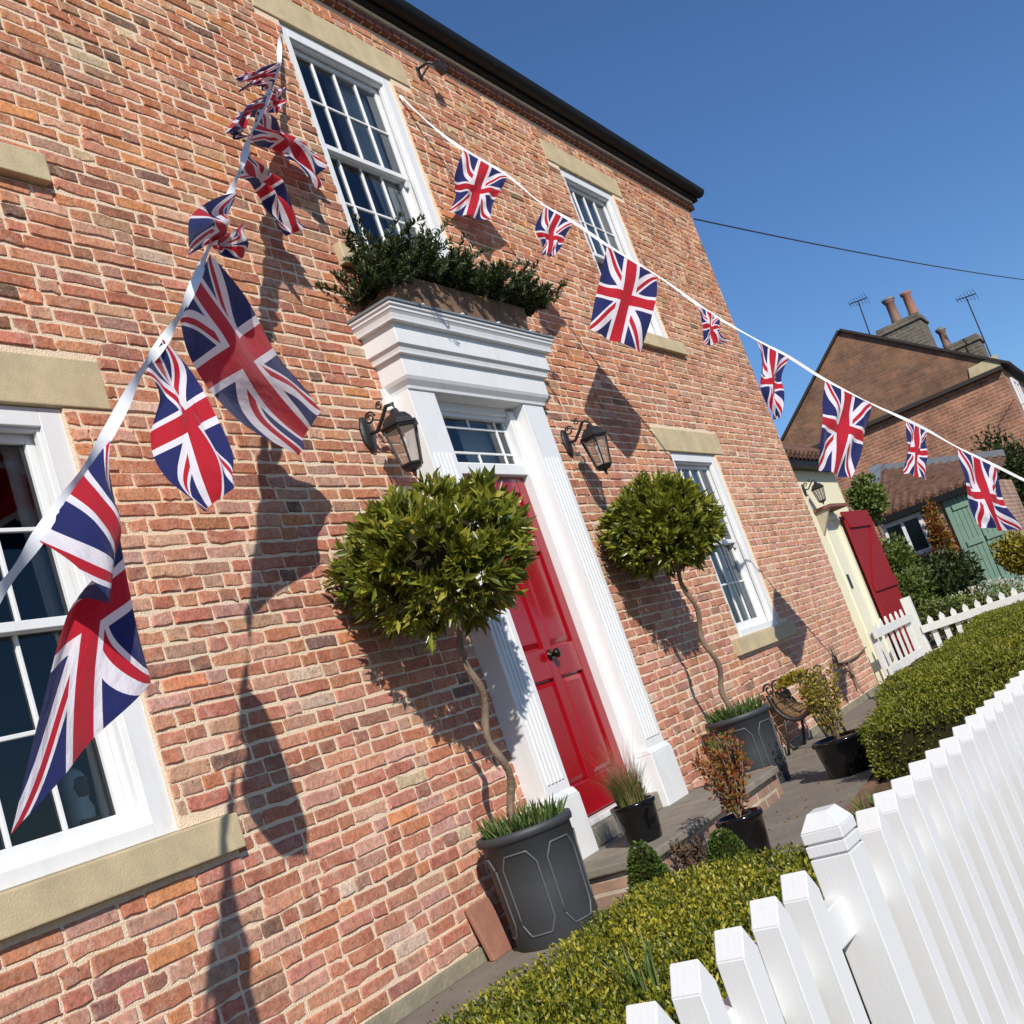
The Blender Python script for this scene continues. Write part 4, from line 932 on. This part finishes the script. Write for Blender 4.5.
g.build('roof', M['pantile'], cot)
g = MB(); g.box(dA, dA+.07, ny-.02, ny+.1, 0, 2.26); g.box(dB-.07, dB, ny-.02, ny+.1, 0, 2.26); g.box(dA+.07, dB-.07, ny-.02, ny+.1, 2.19, 2.26); g.build('door_frame', M['creamdoor'], cot, bevel=.004)
g = MB()
for k in range(5): w = (dB-dA-.14)/5; g.box(dA+.07+k*w+.002, dA+.07+(k+1)*w-.002, ny+.03, ny+.07, .03, 2.19)
cd = g.build('door', M['creamdoor'], cot, bevel=.004)
g = MB(); g.box(dA+.12, dA+.24, ny-.01, ny+.03, 1.22, 1.42); g.build('lock', M['iron'], cd, bevel=.006)
g = MB(); g.box(dA-.20, dB-.05, ny-.24, ny-.001, 2.30, 2.34); hd = g.build('door_hood', mat('weathered_red_hood', (.24, .09, .07), .7, .3, noise=.5), cot)
g = MB(); g.prism([(ny-.20, 2.298), (ny-.002, 2.298), (ny-.002, 1.98)], 0, dA-.16, dA-.08); g.build('bracket', mat('tan_bracket_paint', (.42, .36, .27), .8, .2, noise=.4), hd)
# worn grey bracket side of hood
lantern(14.66, 2.62, 'small black lantern on the cream cottage wall', 'lantern on the cottage', .82, ny-.0)
# red ledged door leaf
rd = thing('red_door_leaf', 'red ledged and braced timber door standing open against the cream cottage', 'door', (16.6, .2, 0)); A_, B_ = 15.80, 17.30; yy = .22
g = MB()
for k in range(8): w = (B_-A_)/8; g.box(A_+k*w+.003, A_+(k+1)*w-.003, yy, yy+.03, .05, 2.27)
g.build('boards', M['redold'], rd, bevel=.004)
for zz in (.28, 1.08, 2.02): g = MB(); g.box(A_+.06, B_-.06, yy-.03, yy-.001, zz, zz+.14); g.build('ledge', M['redold'], rd, bevel=.004)
g = MB(); g.add([(A_+.1, yy-.028, 1.22), (A_+.24, yy-.028, 1.22), (B_-.1, yy-.028, 2.02), (B_-.24, yy-.028, 2.02), (A_+.1, yy-.002, 1.22), (A_+.24, yy-.002, 1.22), (B_-.1, yy-.002, 2.02), (B_-.24, yy-.002, 2.02)], [(0, 1, 2, 3), (4, 5, 6, 7), (0, 1, 5, 4), (1, 2, 6, 5), (2, 3, 7, 6), (3, 0, 4, 7)]); g.build('brace', M['redold'], rd)

# ==================================================================================== WALL BASKET PLANTER AND CLIMBER
bx_, by_, bz_ = 9.85, -.27, .06
bp_ = thing('barrel_planter', 'half barrel trough of brown staves in a black scrolled iron stand against the wall', 'planter', (bx_, by_, 0))
g = MB(); Lb = .44; nst = 9
for k in range(nst):
    a0, a1 = math.pi+math.pi*k/nst+.02, math.pi+math.pi*(k+1)/nst-.02; xs5 = np.linspace(-Lb/2, Lb/2, 6); vs = []
    for xx in xs5:
        rr_ = .21*(1-.35*(xx/Lb)**2)
        for a_, r2 in ((a0, rr_), (a1, rr_), (a1, rr_-.02), (a0, rr_-.02)): vs.append((bx_+xx, by_+r2*math.cos(a_)*.85, bz_+.46+r2*math.sin(a_)*1.2))
    g.add(vs, [(i*4+j, i*4+(j+1) % 4, (i+1)*4+(j+1) % 4, (i+1)*4+j) for i in range(5) for j in range(4)]+[(0, 1, 2, 3), (20, 21, 22, 23)])
g.build('staves', mat('oak_staves', (.22, .13, .06), .7, .3, noise=.8, nscale=12, bump=.3), bp_)
g = MB()
for xx in (-Lb/2-.02, 0, Lb/2+.02):
    pts = [(bx_+xx, by_+.19*math.cos(a_), bz_+.48+.27*math.sin(a_)) for a_ in np.linspace(math.pi, 2*math.pi, 18)]
    top = [(bx_+xx, by_-.19-.0*k, bz_+.48+.02*k) for k in range(3)]
    g.tube(pts, .020, 6)
    for sg in (-1, 1):
        sp = [(bx_+xx, by_+sg*(.16+.05*math.cos(a_)*(1-a_/12)), bz_+.52+.06*math.sin(a_)*(1-a_/12)) for a_ in np.linspace(0, 8, 24)]; g.tube(sp, .009, 6)
        if xx: g.tube([(bx_+xx, by_+sg*.12, bz_+.26), (bx_+xx, by_+sg*.16, bz_+.08), (bx_+xx, by_+sg*.20, 0.0)], .013, 6)
for sg in (-1, 1): g.tube([(bx_-Lb/2-.03, by_+sg*.18, bz_+.44), (bx_+Lb/2+.03, by_+sg*.18, bz_+.44)], .010, 6)
g.build('iron_stand', M['iron'], bp_, smooth=True)
P, D = ell_points(700, (bx_, by_, bz_+.5), (.24, .15, .08), .3, 1.0, 4, 71, -.2); o = leaves('trailing_plant', P, D+np.array([0, 0, .5]), .04, .02, M['yellow']); tag(o, 'yellow green plant growing in the half barrel trough', 'plant')
g = MB()
def yp(u, v): q = onY(u, v, -.03); return (q[0], q[1], q[2])
g.tube([yp(858, 689), yp(853, 676), yp(848, 661), yp(838, 664), yp(832, 652), yp(828, 645)], [.02, .018, .016, .012, .008, .004], 6)
g.tube([yp(838, 664), yp(834, 650), yp(831, 642)], [.010, .007, .003], 5); g.tube([yp(848, 661), yp(857, 656), yp(866, 647)], [.014, .012, .008], 6); g.tube([yp(853, 676), yp(845, 668), yp(841, 655)], [.01, .008, .003], 5)
o = g.build('climber_stem', M['bark']); tag(o, 'bare leafless climber stem branching up the far end of the brick wall', 'climber')

# ==================================================================================== BACKGROUND BUILDINGS
M['gable'] = far_brick('mottled_gable_brick', (.25, .115, .06), (.15, .08, .05), (.20, .13, .085), 1.2, 'yz', .010)
M['gable2'] = far_brick('red_gable_brick', (.36, .14, .075), (.25, .10, .06), (.36, .25, .17), 1.2, 'yz')
M['frontbrick'] = far_brick('red_front_brick', (.36, .14, .08), (.26, .11, .07), (.34, .26, .2), 1.2, 'xz')
fh = thing('gabled_house', 'brown brick house behind with a steep gable and two chimney stacks', 'house', (32, 1.5, 0)); hx = 30.0
pk = onX(840, 331, hx); le = onX(785, 437, hx); re_ = onX(999, 362, hx); band = onX(999, 369, hx)[2]
yl = pk[1]+(pk[2]-band)*(le[1]-pk[1])/(pk[2]-le[2]); yr = re_[1]
g = MB(); g.add([(hx, yl, band), (hx, yr, band), (hx, yr, re_[2]), (hx, pk[1], pk[2])], [(0, 1, 2, 3)])
o = g.build('gable', M['gable'], fh)
g = MB(); g.add([(hx+.05, yl, -.03), (hx+.05, yr+.02, -.03), (hx+.05, yr+.02, band+.05), (hx+.05, yl, band+.05)], [(0, 1, 2, 3)]); g.add([(hx+.05, yr+.02, -.03), (hx+9, yr+.02, -.03), (hx+9, yr+.02, band+.05), (hx+.05, yr+.02, band+.05)], [(0, 1, 2, 3)], 1); g.build('wall', [M['gable2'], M['frontbrick']], fh)
g = MB(); g.box(hx-.14, hx+.04, yr-.02, yl, band-.05, band+.05); g.build('string_course', M['tile'], fh)
g = MB(); g.box(hx-.05, hx-.005, yr-.02, yr+.75, band+.062, band+.36)
g.v = [v if not (v[1] > yr+.5 and v[2] > band+.2) else (v[0], v[1]-.05, band+.30) for v in g.v]; g.build('kneeler', M['stone'], fh)
def slope(y0, z0, y1, z1, ov=.12):
    d = Vector((y1-y0, z1-z0)).normalized(); nrm = Vector((-d.y, d.x)); nrm = nrm if nrm.y > 0 else -nrm; e = (y1+d.x*ov*2, z1+d.y*ov*2)
    vs = []
    for xx in (hx-.1, hx+9):
        vs += [(xx, y0, z0), (xx, e[0], e[1]), (xx, e[0]+nrm.x*.06, e[1]+nrm.y*.06), (xx, y0+nrm.x*.06, z0+nrm.y*.06)]
    return vs
g = MB()
for (y1, z1) in ((yl, band), (yr, re_[2])):
    vs = slope(pk[1], pk[2], y1, z1); g.add(vs, [(0, 1, 2, 3), (4, 5, 6, 7), (0, 1, 5, 4), (1, 2, 6, 5), (2, 3, 7, 6), (3, 0, 4, 7)])
g.build('roof', M['tile'], fh)
w0, w1 = onY(1011, 381, yr), onY(1024, 402, yr)
g = MB(); xq, zq = w0[0]+.05, w0[2]; ya = yr-.04; g.box(xq, xq+.1, ya, yr+.01, zq-1.25, zq+.1); g.box(xq+1.3, xq+1.4, ya, yr+.01, zq-1.25, zq+.1); g.box(xq+.1, xq+1.3, ya, yr+.01, zq, zq+.1); g.box(xq+.1, xq+1.3, ya, yr+.01, zq-1.25, zq-1.15); g.box(xq+.67, xq+.73, ya, yr+.01, zq-1.15, zq); g.box(xq+.1, xq+1.3, ya+.004, yr+.006, zq-.6, zq-.55)
wf = g.build('window', M['white'], fh); pane_y(xq+.05, xq+1.35, yr-.015, zq-1.2, zq+.05, wf)
M['chim'] = far_brick('sooty_chimney_brick', (.13, .10, .07), (.06, .055, .045), (.16, .14, .11), 1.3, 'yz', .02)
def stack(u0, u1, vb, vt, x, dpt, label_pots):
    a = onX(u0, vb, x); b = onX(u1, vb+ (u0-u1)*-.0, x); z1 = onX((u0+u1)/2, vt, x)[2]; y0_, y1_ = min(a[1], b[1]), max(a[1], b[1]); z0_ = min(a[2], b[2])-1.2
    g = MB(); g.box(x, x+dpt, y0_, y1_, z0_, z1-.12); g.box(x-.05, x+dpt+.05, y0_-.05, y1_+.05, z1-.118, z1-.02); g.box(x-.02, x+dpt+.02, y0_-.02, y1_+.02, z1-.018, z1+.08)
    o = g.build('chimney_stack', M['chim'], fh, bevel=.015)
    for (uu, vv0, vv1, m_, rr_) in label_pots:
        q0, q1 = onX(uu[0], vv0, x+.3), onX(uu[1], vv1, x+.3); g = MB()
        hh = q1[2]-q0[2]; g.lathe([(rr_*.85, -.3), (rr_*.95, hh*.1), (rr_*.85, hh*.15), (rr_*.8, hh*.85), (rr_*1.05, hh*.9), (rr_*1.05, hh), (rr_*.7, hh)], (x+.3, q0[1], q0[2]), 16); g.build('chimney_pot', m_, o, smooth=True)
        if m_ is M['brownclay']:
            g = MB(); g.lathe([(rr_*1.2, hh), (rr_*1.2, hh+.05), (.001, hh+.12)], (x+.3, q0[1], q0[2]), 16); g.build('cowl', M['lead'], o)
stack(882, 931, 345, 320, 31.2, 1.1, [((897, 892), 321, 299, M['brownclay'], .15), ((914, 906), 314, 292, M['paleterra'], .14)])
stack(950, 985, 354, 340, 32.5, .9, [((947, 942), 345, 330, M['brownclay'], .12)])
def aerial(u, vb, vt, x, label, lean=0):
    b = onX(u[0], vb, x); tp = onX(u[1], vt, x); t = thing('tv_aerial', label, 'aerial', (b[0], b[1], b[2]), 'television aerials')
    g = MB(); g.tube([tuple(b-np.array([0, 0, .6])), tuple(tp)], .017, 6); g.build('mast', M['iron'], t)
    g = MB(); d = np.array([.25, .97, .15]); L = .5; g.tube([tuple(tp-d*L*.5), tuple(tp+d*L*.5)], .014, 5)
    for k in range(7):
        c = tp+d*L*(k/6-.5); w = .17-.014*k; g.tube([tuple(c-np.array([.5, -.1, .2])*w), tuple(c+np.array([.5, -.1, .2])*w)], .009, 4); g.tube([tuple(c-np.array([0, .15, 1])*w), tuple(c+np.array([0, .15, 1])*w)], .009, 4)
    g.build('antenna', M['iron'], t)
aerial((868, 858), 333, 301, 31, 'television aerial left of the chimney pots'); aerial((982, 966), 336, 297, 32, 'television aerial right of the chimney pots')
# outbuilding
ob = thing('outbuilding', 'small pantiled outbuilding with sage green double doors and a white window', 'building', (23, .2, 0)); ox_ = 22.0
eL, eR = onX(880, 520, ox_), onX(966, 487, ox_); ez = eL[2]; yR = onX(1012, 565, ox_)[1]-.25
tL, tR = onX(876, 474, ox_+2.2), onX(962, 468, ox_+2.2); rz = tL[2]; rr = tR[2]-.15
def rzz(y): return rr+(rz-rr)*(y-(yR-.15))/(eL[1]+.08-(yR-.15))
g = MB(); g.box(ox_, ox_+3, yR, eL[1]-.02, -.03, ez-.02); g.build('wall', far_brick('rosy_outbuilding_brick', (.36, .2, .14), (.26, .15, .11), (.38, .30, .22), 1.1, 'yz'), ob)
g = MB(); yy_ = yR-.15
g.hexa([(ox_-.12, yR-.15, ez), (ox_-.12, eL[1]+.08, ez), (ox_+2.2, eL[1]+.08, rz), (ox_+2.2, yR-.15, rr), (ox_-.12, yR-.15, ez+.05), (ox_-.12, eL[1]+.08, ez+.05), (ox_+2.2, eL[1]+.08, rz+.05), (ox_+2.2, yR-.15, rr+.05)])
while yy_ < eL[1]+.0:
    g.tube([(ox_-.14, yy_+.1, ez+.06), (ox_+2.2, yy_+.1, rzz(yy_+.1)+.06)], .05, 8); yy_ += .15
g.build('roof', M['pantile'], ob)
g = MB(); g.box(ox_-.2, ox_-.06, yR-.15, eL[1]+.08, ez-.10, ez+.02); g.build('gutter', M['black'], ob)
g = MB(); g.hexa([(ox_-.1, eL[1]+.02, ez+.1), (ox_-.1, eL[1]+.24, ez+.1), (ox_+2.2, eL[1]+.24, rz+.1), (ox_+2.2, eL[1]+.02, rz+.1), (ox_-.1, eL[1]+.02, ez+.18), (ox_-.1, eL[1]+.24, ez+.18), (ox_+2.2, eL[1]+.24, rz+.18), (ox_+2.2, eL[1]+.02, rz+.18)]); g.hexa([(ox_+2.1, yR-.15, rr+.06), (ox_+2.3, yR-.15, rr+.06), (ox_+2.3, eL[1]+.24, rz+.06), (ox_+2.1, eL[1]+.24, rz+.06), (ox_+2.1, yR-.15, rr+.2), (ox_+2.3, yR-.15, rr+.2), (ox_+2.3, eL[1]+.24, rz+.2), (ox_+2.1, eL[1]+.24, rz+.2)]); g.build('lead_flashing', M['lead'], ob)
a, b = onX(881, 527, ox_), onX(936, 550, ox_); zt_, zb_ = onX(905, 517, ox_)[2], onX(928, 552, ox_)[2]
g = MB(); ys0, ys1 = b[1], a[1]; xq = ox_-.03; g.box(xq, ox_, ys0, ys0+.08, zb_, zt_); g.box(xq, ox_, ys1-.08, ys1, zb_, zt_); g.box(xq, ox_, ys0+.08, ys1-.08, zt_-.08, zt_); g.box(xq, ox_, ys0+.08, ys1-.08, zb_, zb_+.08); g.box(xq, ox_, (ys0+ys1)/2-.03, (ys0+ys1)/2+.03, zb_+.08, zt_-.08)
wf = g.build('window', M['white'], ob); pane_x(ox_-.012, ys0+.04, ys1-.04, zb_+.04, zt_-.04, wf)
g = MB(); g.box(ox_-.006, ox_-.002, ys0+.04, ys1-.04, zb_+.04, zt_-.04); g.build('dark_room_backing', M['interior'], wf)  # flat sheet in the dim room colour, standing in for the dark inside
a, b = onX(948, 501, ox_), onX(1010, 562, ox_); gy1, gy0 = a[1], b[1]-.12; gzt = onX(960, 492, ox_)[2]
for (p0, p1) in ((gy0, (gy0+gy1)/2-.005), ((gy0+gy1)/2+.005, gy1)):
    g = MB(); n_ = 4
    for k in range(n_): w = (p1-p0)/n_; g.box(ox_-.06, ox_-.02, p0+k*w+.004, p0+(k+1)*w-.004, .05, gzt)
    for zz in (.5, 1.3, 2.0): g.box(ox_-.085, ox_-.061, p0+.03, p1-.03, zz, zz+.10)
    g.build('door', M['green'], ob, bevel=.004)
g = MB(); g.box(ox_-.07, ox_-.0, gy1, gy1+.09, .0, gzt+.06); g.box(ox_-.07, ox_, gy0-.09, gy0, 0, gzt+.06); g.build('door_frame', M['green'], ob)

# --- shrubs and trees behind
def shrub(name, label, c, r_, n, mt, seed, L=.09, W=.05, cat='shrub', trunk=True, grp='shrubs in the neighbouring garden', lo=.55):
    t = thing(name, label, cat, (c[0], c[1], max(-.03, c[2]-r_[2])), grp)
    P, D = ell_points(n, c, r_, lo, 1.08, 12, seed); gg = np.random.default_rng(seed)
    kk = gg.normal(size=(6, 3))*3.2; lump = sum(np.sin(D @ q+i_) for i_, q in enumerate(kk))/6
    P = np.array(c)+(P-np.array(c))*(1+.42*lump)[:, None]
    leaves('foliage', P, D+gg.normal(size=P.shape)*.7+np.array([0, 0, .2]), L*gg.uniform(.6, 1.2, len(P)), W, mt, t)
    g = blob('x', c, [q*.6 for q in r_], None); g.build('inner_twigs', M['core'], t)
    if trunk: g = MB(); g.tube([(c[0], c[1], -.03), (c[0]+.05, c[1], c[2])], [.07, .03], 6); g.build('stem', M['bark'], t)
    return t
def sh(u, v, x, rpx, rzpx, *a, **k):
    c = onX(u, v, x); d = np.linalg.norm(c-CP); s_ = d/FPX; return shrub(a[0], a[1], tuple(c), (rpx*s_, rpx*s_, rzpx*s_), *a[2:], **k)
sh(897, 566, 20.6, 20, 24, 'evergreen_shrub', 'dark evergreen shrub under the white outbuilding window', 2600, M['shrub'], 81, L=.10, W=.05)
sh(948, 585, 19.2, 30, 34, 'evergreen_shrub', 'broad dark shrub in front of the outbuilding wall', 3600, M['dark'], 82, L=.10, W=.05)
sh(905, 600, 18.4, 26, 30, 'laurel_shrub', 'leafy green shrub just beyond the gate post', 2600, M['shrub'], 83, L=.09, W=.045)
sh(868, 500, 21.3, 15, 20, 'garden_shrub', 'green shrub rising behind the open red door', 1600, M['shrub'], 84, L=.10, W=.05)
sh(940, 615, 17.3, 26, 14, 'garden_shrub', 'pale green low shrub behind the dividing fence', 1600, M['shrub'], 89, L=.07, W=.035)
sh(1018, 556, 19.0, 15, 18, 'golden_bush', 'yellow green bush at the right edge beside the green doors', 1500, M['yellow'], 85, L=.08, W=.045)
sh(1012, 480, 26, 26, 40, 'yew_tree', 'dark yew at the right edge below the house window', 3000, M['dark'], 86, L=.13, W=.06, cat='tree')
sh(941, 540, 21.6, 9, 30, 'wall_ivy', 'brown leaved climber on the outbuilding wall between window and green doors', 1500, M['redleaf'], 90, L=.07, W=.04, cat='climber', trunk=False)
sh(985, 610, 18.2, 44, 18, 'flowering_shrub', 'shrub covered in white blossom beyond the dividing fence', 1500, M['shrub'], 87, L=.07, W=.035)
c = onX(985, 610, 18.2); par = [o for o in COL.objects if o.name.startswith('flowering_shrub')][0]
P, D = ell_points(1100, tuple(c), (.72, .72, .33), .95, 1.25, 12, 88); leaves('blossom', P, D, .04, .035, M['blossom'], par, fold=.05)

# overhead cable
g = MB(); a = np.array([13.45, -.02, 6.18]); b = onX(1024, 273, 26.0); b2 = a+(b-a)*1.6; pts = []
for k in range(41):
    t = k/40; p = a+(b2-a)*t; p[2] -= 1.1*4*t*(1-t)*.16; pts.append(tuple(p))
g.tube(pts, .010, 5); o = g.build('overhead_cable', M['iron']); tag(o, 'thin black cable crossing the sky from the corner of the brick house', 'cable')

# ==================================================================================== BUNTING
def catmull(rows, t):
    n = len(rows)-1; s = min(t*n, n-1e-6); i = int(s); f = s-i; p0, p1, p2, p3 = rows[max(i-1, 0)], rows[i], rows[i+1], rows[min(i+2, n)]
    return .5*((2*p1)+(-p0+p2)*f+(2*p0-5*p1+4*p2-p3)*f*f+(-p0+3*p1-3*p2+p3)*f**3)
def make_flag(par, P0, nrm, rows, amp=.02, fr=(2.0, 1.2), ph=0., flip=False, label=None, vp=1.0):
    """rows of (left point, right point, left offset, right offset): surveyed edge points, offsets along the plan normal in metres"""
    Ls, Rs = [], []
    for (l, r_, ol, orr) in rows:
        for q, o_, lst in ((l, ol, Ls), (r_, orr, Rs)):
            lst.append(onY(q[0], q[1], o_[0]) if isinstance(o_, tuple) else onPlane(q[0], q[1], np.array(P0)+nrm*o_, nrm))
    NU, NV = 30, 44; V = np.zeros((NV+1, NU+1, 3)); UV = np.zeros((NV+1, NU+1, 2))
    for j in range(NV+1):
        t = j/NV; a, b = catmull(Ls, t), catmull(Rs, t)
        for i in range(NU+1):
            u = i/NU; p = a+(b-a)*u
            env = min(1, t*3.5)
            p = p+nrm*amp*env*(math.sin(2*math.pi*(fr[0]*u+fr[1]*t)+ph)+.4*math.sin(2*math.pi*(fr[0]*1.9*u-fr[1]*1.3*t)+ph*2))
            V[j, i] = p; UV[j, i] = (t**vp, 1-u if flip else u)
    F = np.array([(j*(NU+1)+i, j*(NU+1)+i+1, (j+1)*(NU+1)+i+1, (j+1)*(NU+1)+i) for j in range(NV) for i in range(NU)])
    o = quick_mesh('flag', V.reshape(-1, 3), F, M['flag'], par, smooth=True, uv=UV.reshape(-1, 2))
    if label: o['label'] = label
    return o
def ribbon(par, pts, w, nrm, twist=.0):
    V, F = [], []; n = len(pts); pts = np.array(pts)
    for i in range(n):
        t = unit(pts[min(i+1, n-1)]-pts[max(i-1, 0)]); side_ = unit(np.cross(t, nrm)); a = twist*math.sin(i*.5); s_ = side_*math.cos(a)+nrm*math.sin(a)
        V += [pts[i]-s_*w/2, pts[i]+s_*w/2]
    for i in range(n-1): F.append((2*i, 2*i+1, 2*i+3, 2*i+2))
    return quick_mesh('tape', np.array(V), np.array(F), M['tape'], par)
# --- right-hand string: from the window head out over the hedge
K = 1.75; W0 = np.array([6.97, -.02, 5.73]); nR = unit(np.array([1., K, 0.])); nR = -nR   # towards the street
bR = thing('bunting', 'string of union flags from the upper window out over the garden to the right', 'bunting', tuple(W0), 'flag bunting strings')
rope_px = [(396, 96), (430, 124), (461, 148), (508, 176), (541, 203), (575, 223), (607, 245), (658, 276), (697, 304), (720, 319), (757, 340), (789, 357), (824, 379), (872, 404), (907, 420), (929, 431), (957, 447), (996, 466), (1030, 483), (1090, 512)]
rp = [onPlane(u, v, W0, nR) for u, v in rope_px]; rp[0] = W0.copy()
pts = [catmull(rp, t) for t in np.linspace(0, 1, 80)]
ribbon(bR, pts, .026, nR, .5)
F_ = lambda rows, **k: make_flag(bR, W0, nR, rows, **k)
F_([((463, 150), (507, 176), 0, 0), ((455, 175), (503, 186), .04, .0), ((456, 195), (494, 202), -.02, .03), ((449, 212), (489, 221), .0, .0)], amp=.018, ph=.5, label='nearest big flag of the right string, beside the upper window')
F_([((545, 206), (572, 223), 0, 0), ((536, 226), (567, 234), .03, 0), ((541, 242), (561, 247), 0, .02), ((541, 254), (553, 257), 0, 0)], amp=.012, ph=1.5)
F_([((607, 246), (657, 277), 0, 0), ((601, 275), (656, 293), .03, .0), ((595, 302), (650, 322), .03, .03), ((589, 330), (641, 352), .0, .0)], amp=.014, fr=(1.5, .8), ph=2.2)
F_([((698, 306), (720, 318), 0, 0), ((701, 318), (719, 324), .03, 0), ((704, 333), (722, 333), 0, .03), ((703, 345), (728, 343), 0, 0)], amp=.015, ph=.2)
F_([((757, 341), (789, 358), 0, 0), ((761, 368), (781, 378), .06, -.03), ((764, 390), (783, 396), .05, -.03), ((774, 416), (779, 420), 0, 0)], amp=.03, fr=(1.6, .8), ph=1.0)
F_([((825, 381), (871, 403), 0, 0), ((824, 408), (868, 425), .03, 0), ((819, 435), (862, 450), .05, .03), ((820, 469), (850, 479), .0, .0)], amp=.022, fr=(1.7, 1.1), ph=3.2)
F_([((906, 421), (928, 432), 0, 0), ((907, 438), (926, 446), .03, 0), ((906, 456), (926, 462), .0, .02), ((905, 473), (928, 480), .0, .0)], amp=.016, ph=4.0)
F_([((958, 449), (995, 467), 0, 0), ((962, 478), (1003, 492), .04, -.02), ((970, 503), (1009, 512), .04, .02), ((981, 528), (1021, 531), 0, .0)], amp=.028, fr=(1.6, 1.1), ph=5.0)
# --- left-hand string: from the window head down towards the near left
T0 = np.array([5.70, -.02, 5.82]); far = np.array([1.53, -1.5, 1.66]); nL = unit(np.cross(far-T0, np.array([0, 0, 1.]))); nL = nL if nL[1] < 0 else -nL
bL = thing('bunting', 'string of union flags from the upper window down to the near left', 'bunting', tuple(T0), 'flag bunting strings')
lp_px = [(280, 40), (278, 70), (268, 95), (255, 125), (246, 150), (240, 170), (228, 200), (210, 245), (196, 280), (178, 318), (160, 346), (140, 374), (110, 430), (75, 485), (40, 535), (0, 592), (-50, 650), (-120, 730)]
lp = [onPlane(u, v, T0, nL) for u, v in lp_px]; lp.insert(0, T0.copy())
pts = [catmull(lp, t) for t in np.linspace(0, 1, 120)]
ribbon(bL, pts, .036, nL, .55)
G_ = lambda rows, **k: make_flag(bL, T0, nL, rows, **k)
# crumpled far cluster
G_([((281, 62), (272, 90), 0, 0), ((266, 66), (262, 88), .04, .03), ((252, 72), (256, 84), .03, .06), ((240, 74), (246, 92), .05, .06)], amp=.035, fr=(1.6, 1.3), ph=.3, label='crumpled flag nearest the upper window on the left string')
G_([((271, 92), (257, 122), 0, 0), ((256, 100), (246, 116), .03, .04), ((243, 108), (238, 132), .05, .03), ((232, 128), (246, 140), .06, .02)], amp=.035, fr=(1.8, 1.2), ph=2.3)
G_([((276, 84), (266, 112), -.02, -.02), ((281, 88), (274, 116), -.05, -.04), ((284, 92), (280, 112), -.03, -.02)], amp=.025, fr=(1.2, 1.0), ph=4.0)
G_([((262, 112), (250, 140), 0, 0), ((280, 124), (268, 146), (-.20,), (-.24,)), ((302, 140), (292, 162), (-.14,), (-.17,)), ((321, 168), (317, 190), (-.12,), (-.14,))], amp=.03, fr=(1.3, 1.0), ph=1.2, label='flag blown to the right just below the crumpled cluster')
G_([((248, 146), (238, 178), 0, 0), ((264, 168), (252, 186), (-.30,), (-.34,)), ((282, 190), (270, 206), (-.24,), (-.28,)), ((306, 228), (286, 236), (-.20,), (-.24,))], amp=.03, fr=(1.6, 1.2), ph=3.1)
G_([((238, 192), (212, 246), 0, 0), ((212, 200), (232, 262), .08, -.08), ((192, 222), (246, 250), .10, -.05), ((178, 262), (248, 222), .05, .02)], amp=.03, fr=(1.5, 1.0), ph=2.0)
# big ones
G_([((210, 254), (180, 320), 0, 0), ((246, 300), (190, 350), (-.59,), (-.88,)), ((278, 350), (212, 392), (-.50,), (-.77,)), ((302, 382), (246, 428), (-.42,), (-.60,)), ((318, 412), (297, 456), (-.37,), (-.45,))], amp=.014, fr=(1.2, .9), ph=1.6, vp=.8, label='large flag streaming down right in the middle of the left string')
G_([((163, 339), (146, 371), 0, 0), ((188, 372), (158, 400), (-1.10,), (-1.14,)), ((212, 405), (158, 438), (-1.20,), (-1.16,)), ((236, 452), (172, 480), (-1.30,), (-1.18,)), ((232, 486), (203, 515), (-1.28,), (-1.22,))], amp=.02, fr=(1.2, .9), ph=.4)
G_([((110, 438), (38, 540), 0, 0), ((112, 456), (82, 566), .03, .07), ((117, 492), (114, 600), .03, .09), ((124, 562), (70, 606), -.04, -.07), ((134, 630), (34, 716), -.03, -.05), ((148, 684), (7, 836), .0, .0)], amp=.012, fr=(1.1, .8), ph=2.9, vp=1.7, label='largest flag, hanging folded in front of the ground floor window')

# ==================================================================================== LIGHT, SKY, CAMERA
sun_dir = Vector((.93, 1.0, -.93)).normalized()
sl = bpy.data.lights.new('sun', 'SUN'); sl.energy = 5.0; sl.angle = R(.53); sl.color = (1, .95, .865)
so = bpy.data.objects.new('sun', sl); so.rotation_euler = sun_dir.to_track_quat('-Z', 'Y').to_euler(); so.location = (-10, -12, 12); COL.objects.link(so)
w = bpy.data.worlds.new('World'); S.world = w; w.use_nodes = True; nt = w.node_tree; bg = nt.nodes['Background']
sk = nt.nodes.new('ShaderNodeTexSky'); sk.sky_type = 'NISHITA'; sk.sun_disc = False; ts = -sun_dir
sk.sun_elevation = math.asin(ts.z); sk.sun_rotation = math.atan2(ts.x, ts.y); sk.air_density = 1.0; sk.dust_density = .35; sk.ozone_density = 10.0
nt.links.new(sk.outputs[0], bg.inputs[0]); bg.inputs[1].default_value = .118
cam = bpy.data.cameras.new('camera'); co = bpy.data.objects.new('camera', cam); COL.objects.link(co)
cam.sensor_width = 36; cam.sensor_fit = 'HORIZONTAL'; cam.lens = FPX*36/1024; cam.clip_start = .05; cam.clip_end = 1000
m3 = Matrix(((RC[0][0], -RC[1][0], -RC[2][0]), (RC[0][1], -RC[1][1], -RC[2][1]), (RC[0][2], -RC[1][2], -RC[2][2])))
mw = m3.to_4x4(); mw.translation = Vector(CP.tolist()); co.matrix_world = mw
S.camera = co
S.render.engine = 'CYCLES'
S.view_settings.view_transform = 'Standard'; S.view_settings.look = 'None'; S.view_settings.exposure = 0; S.view_settings.gamma = 1
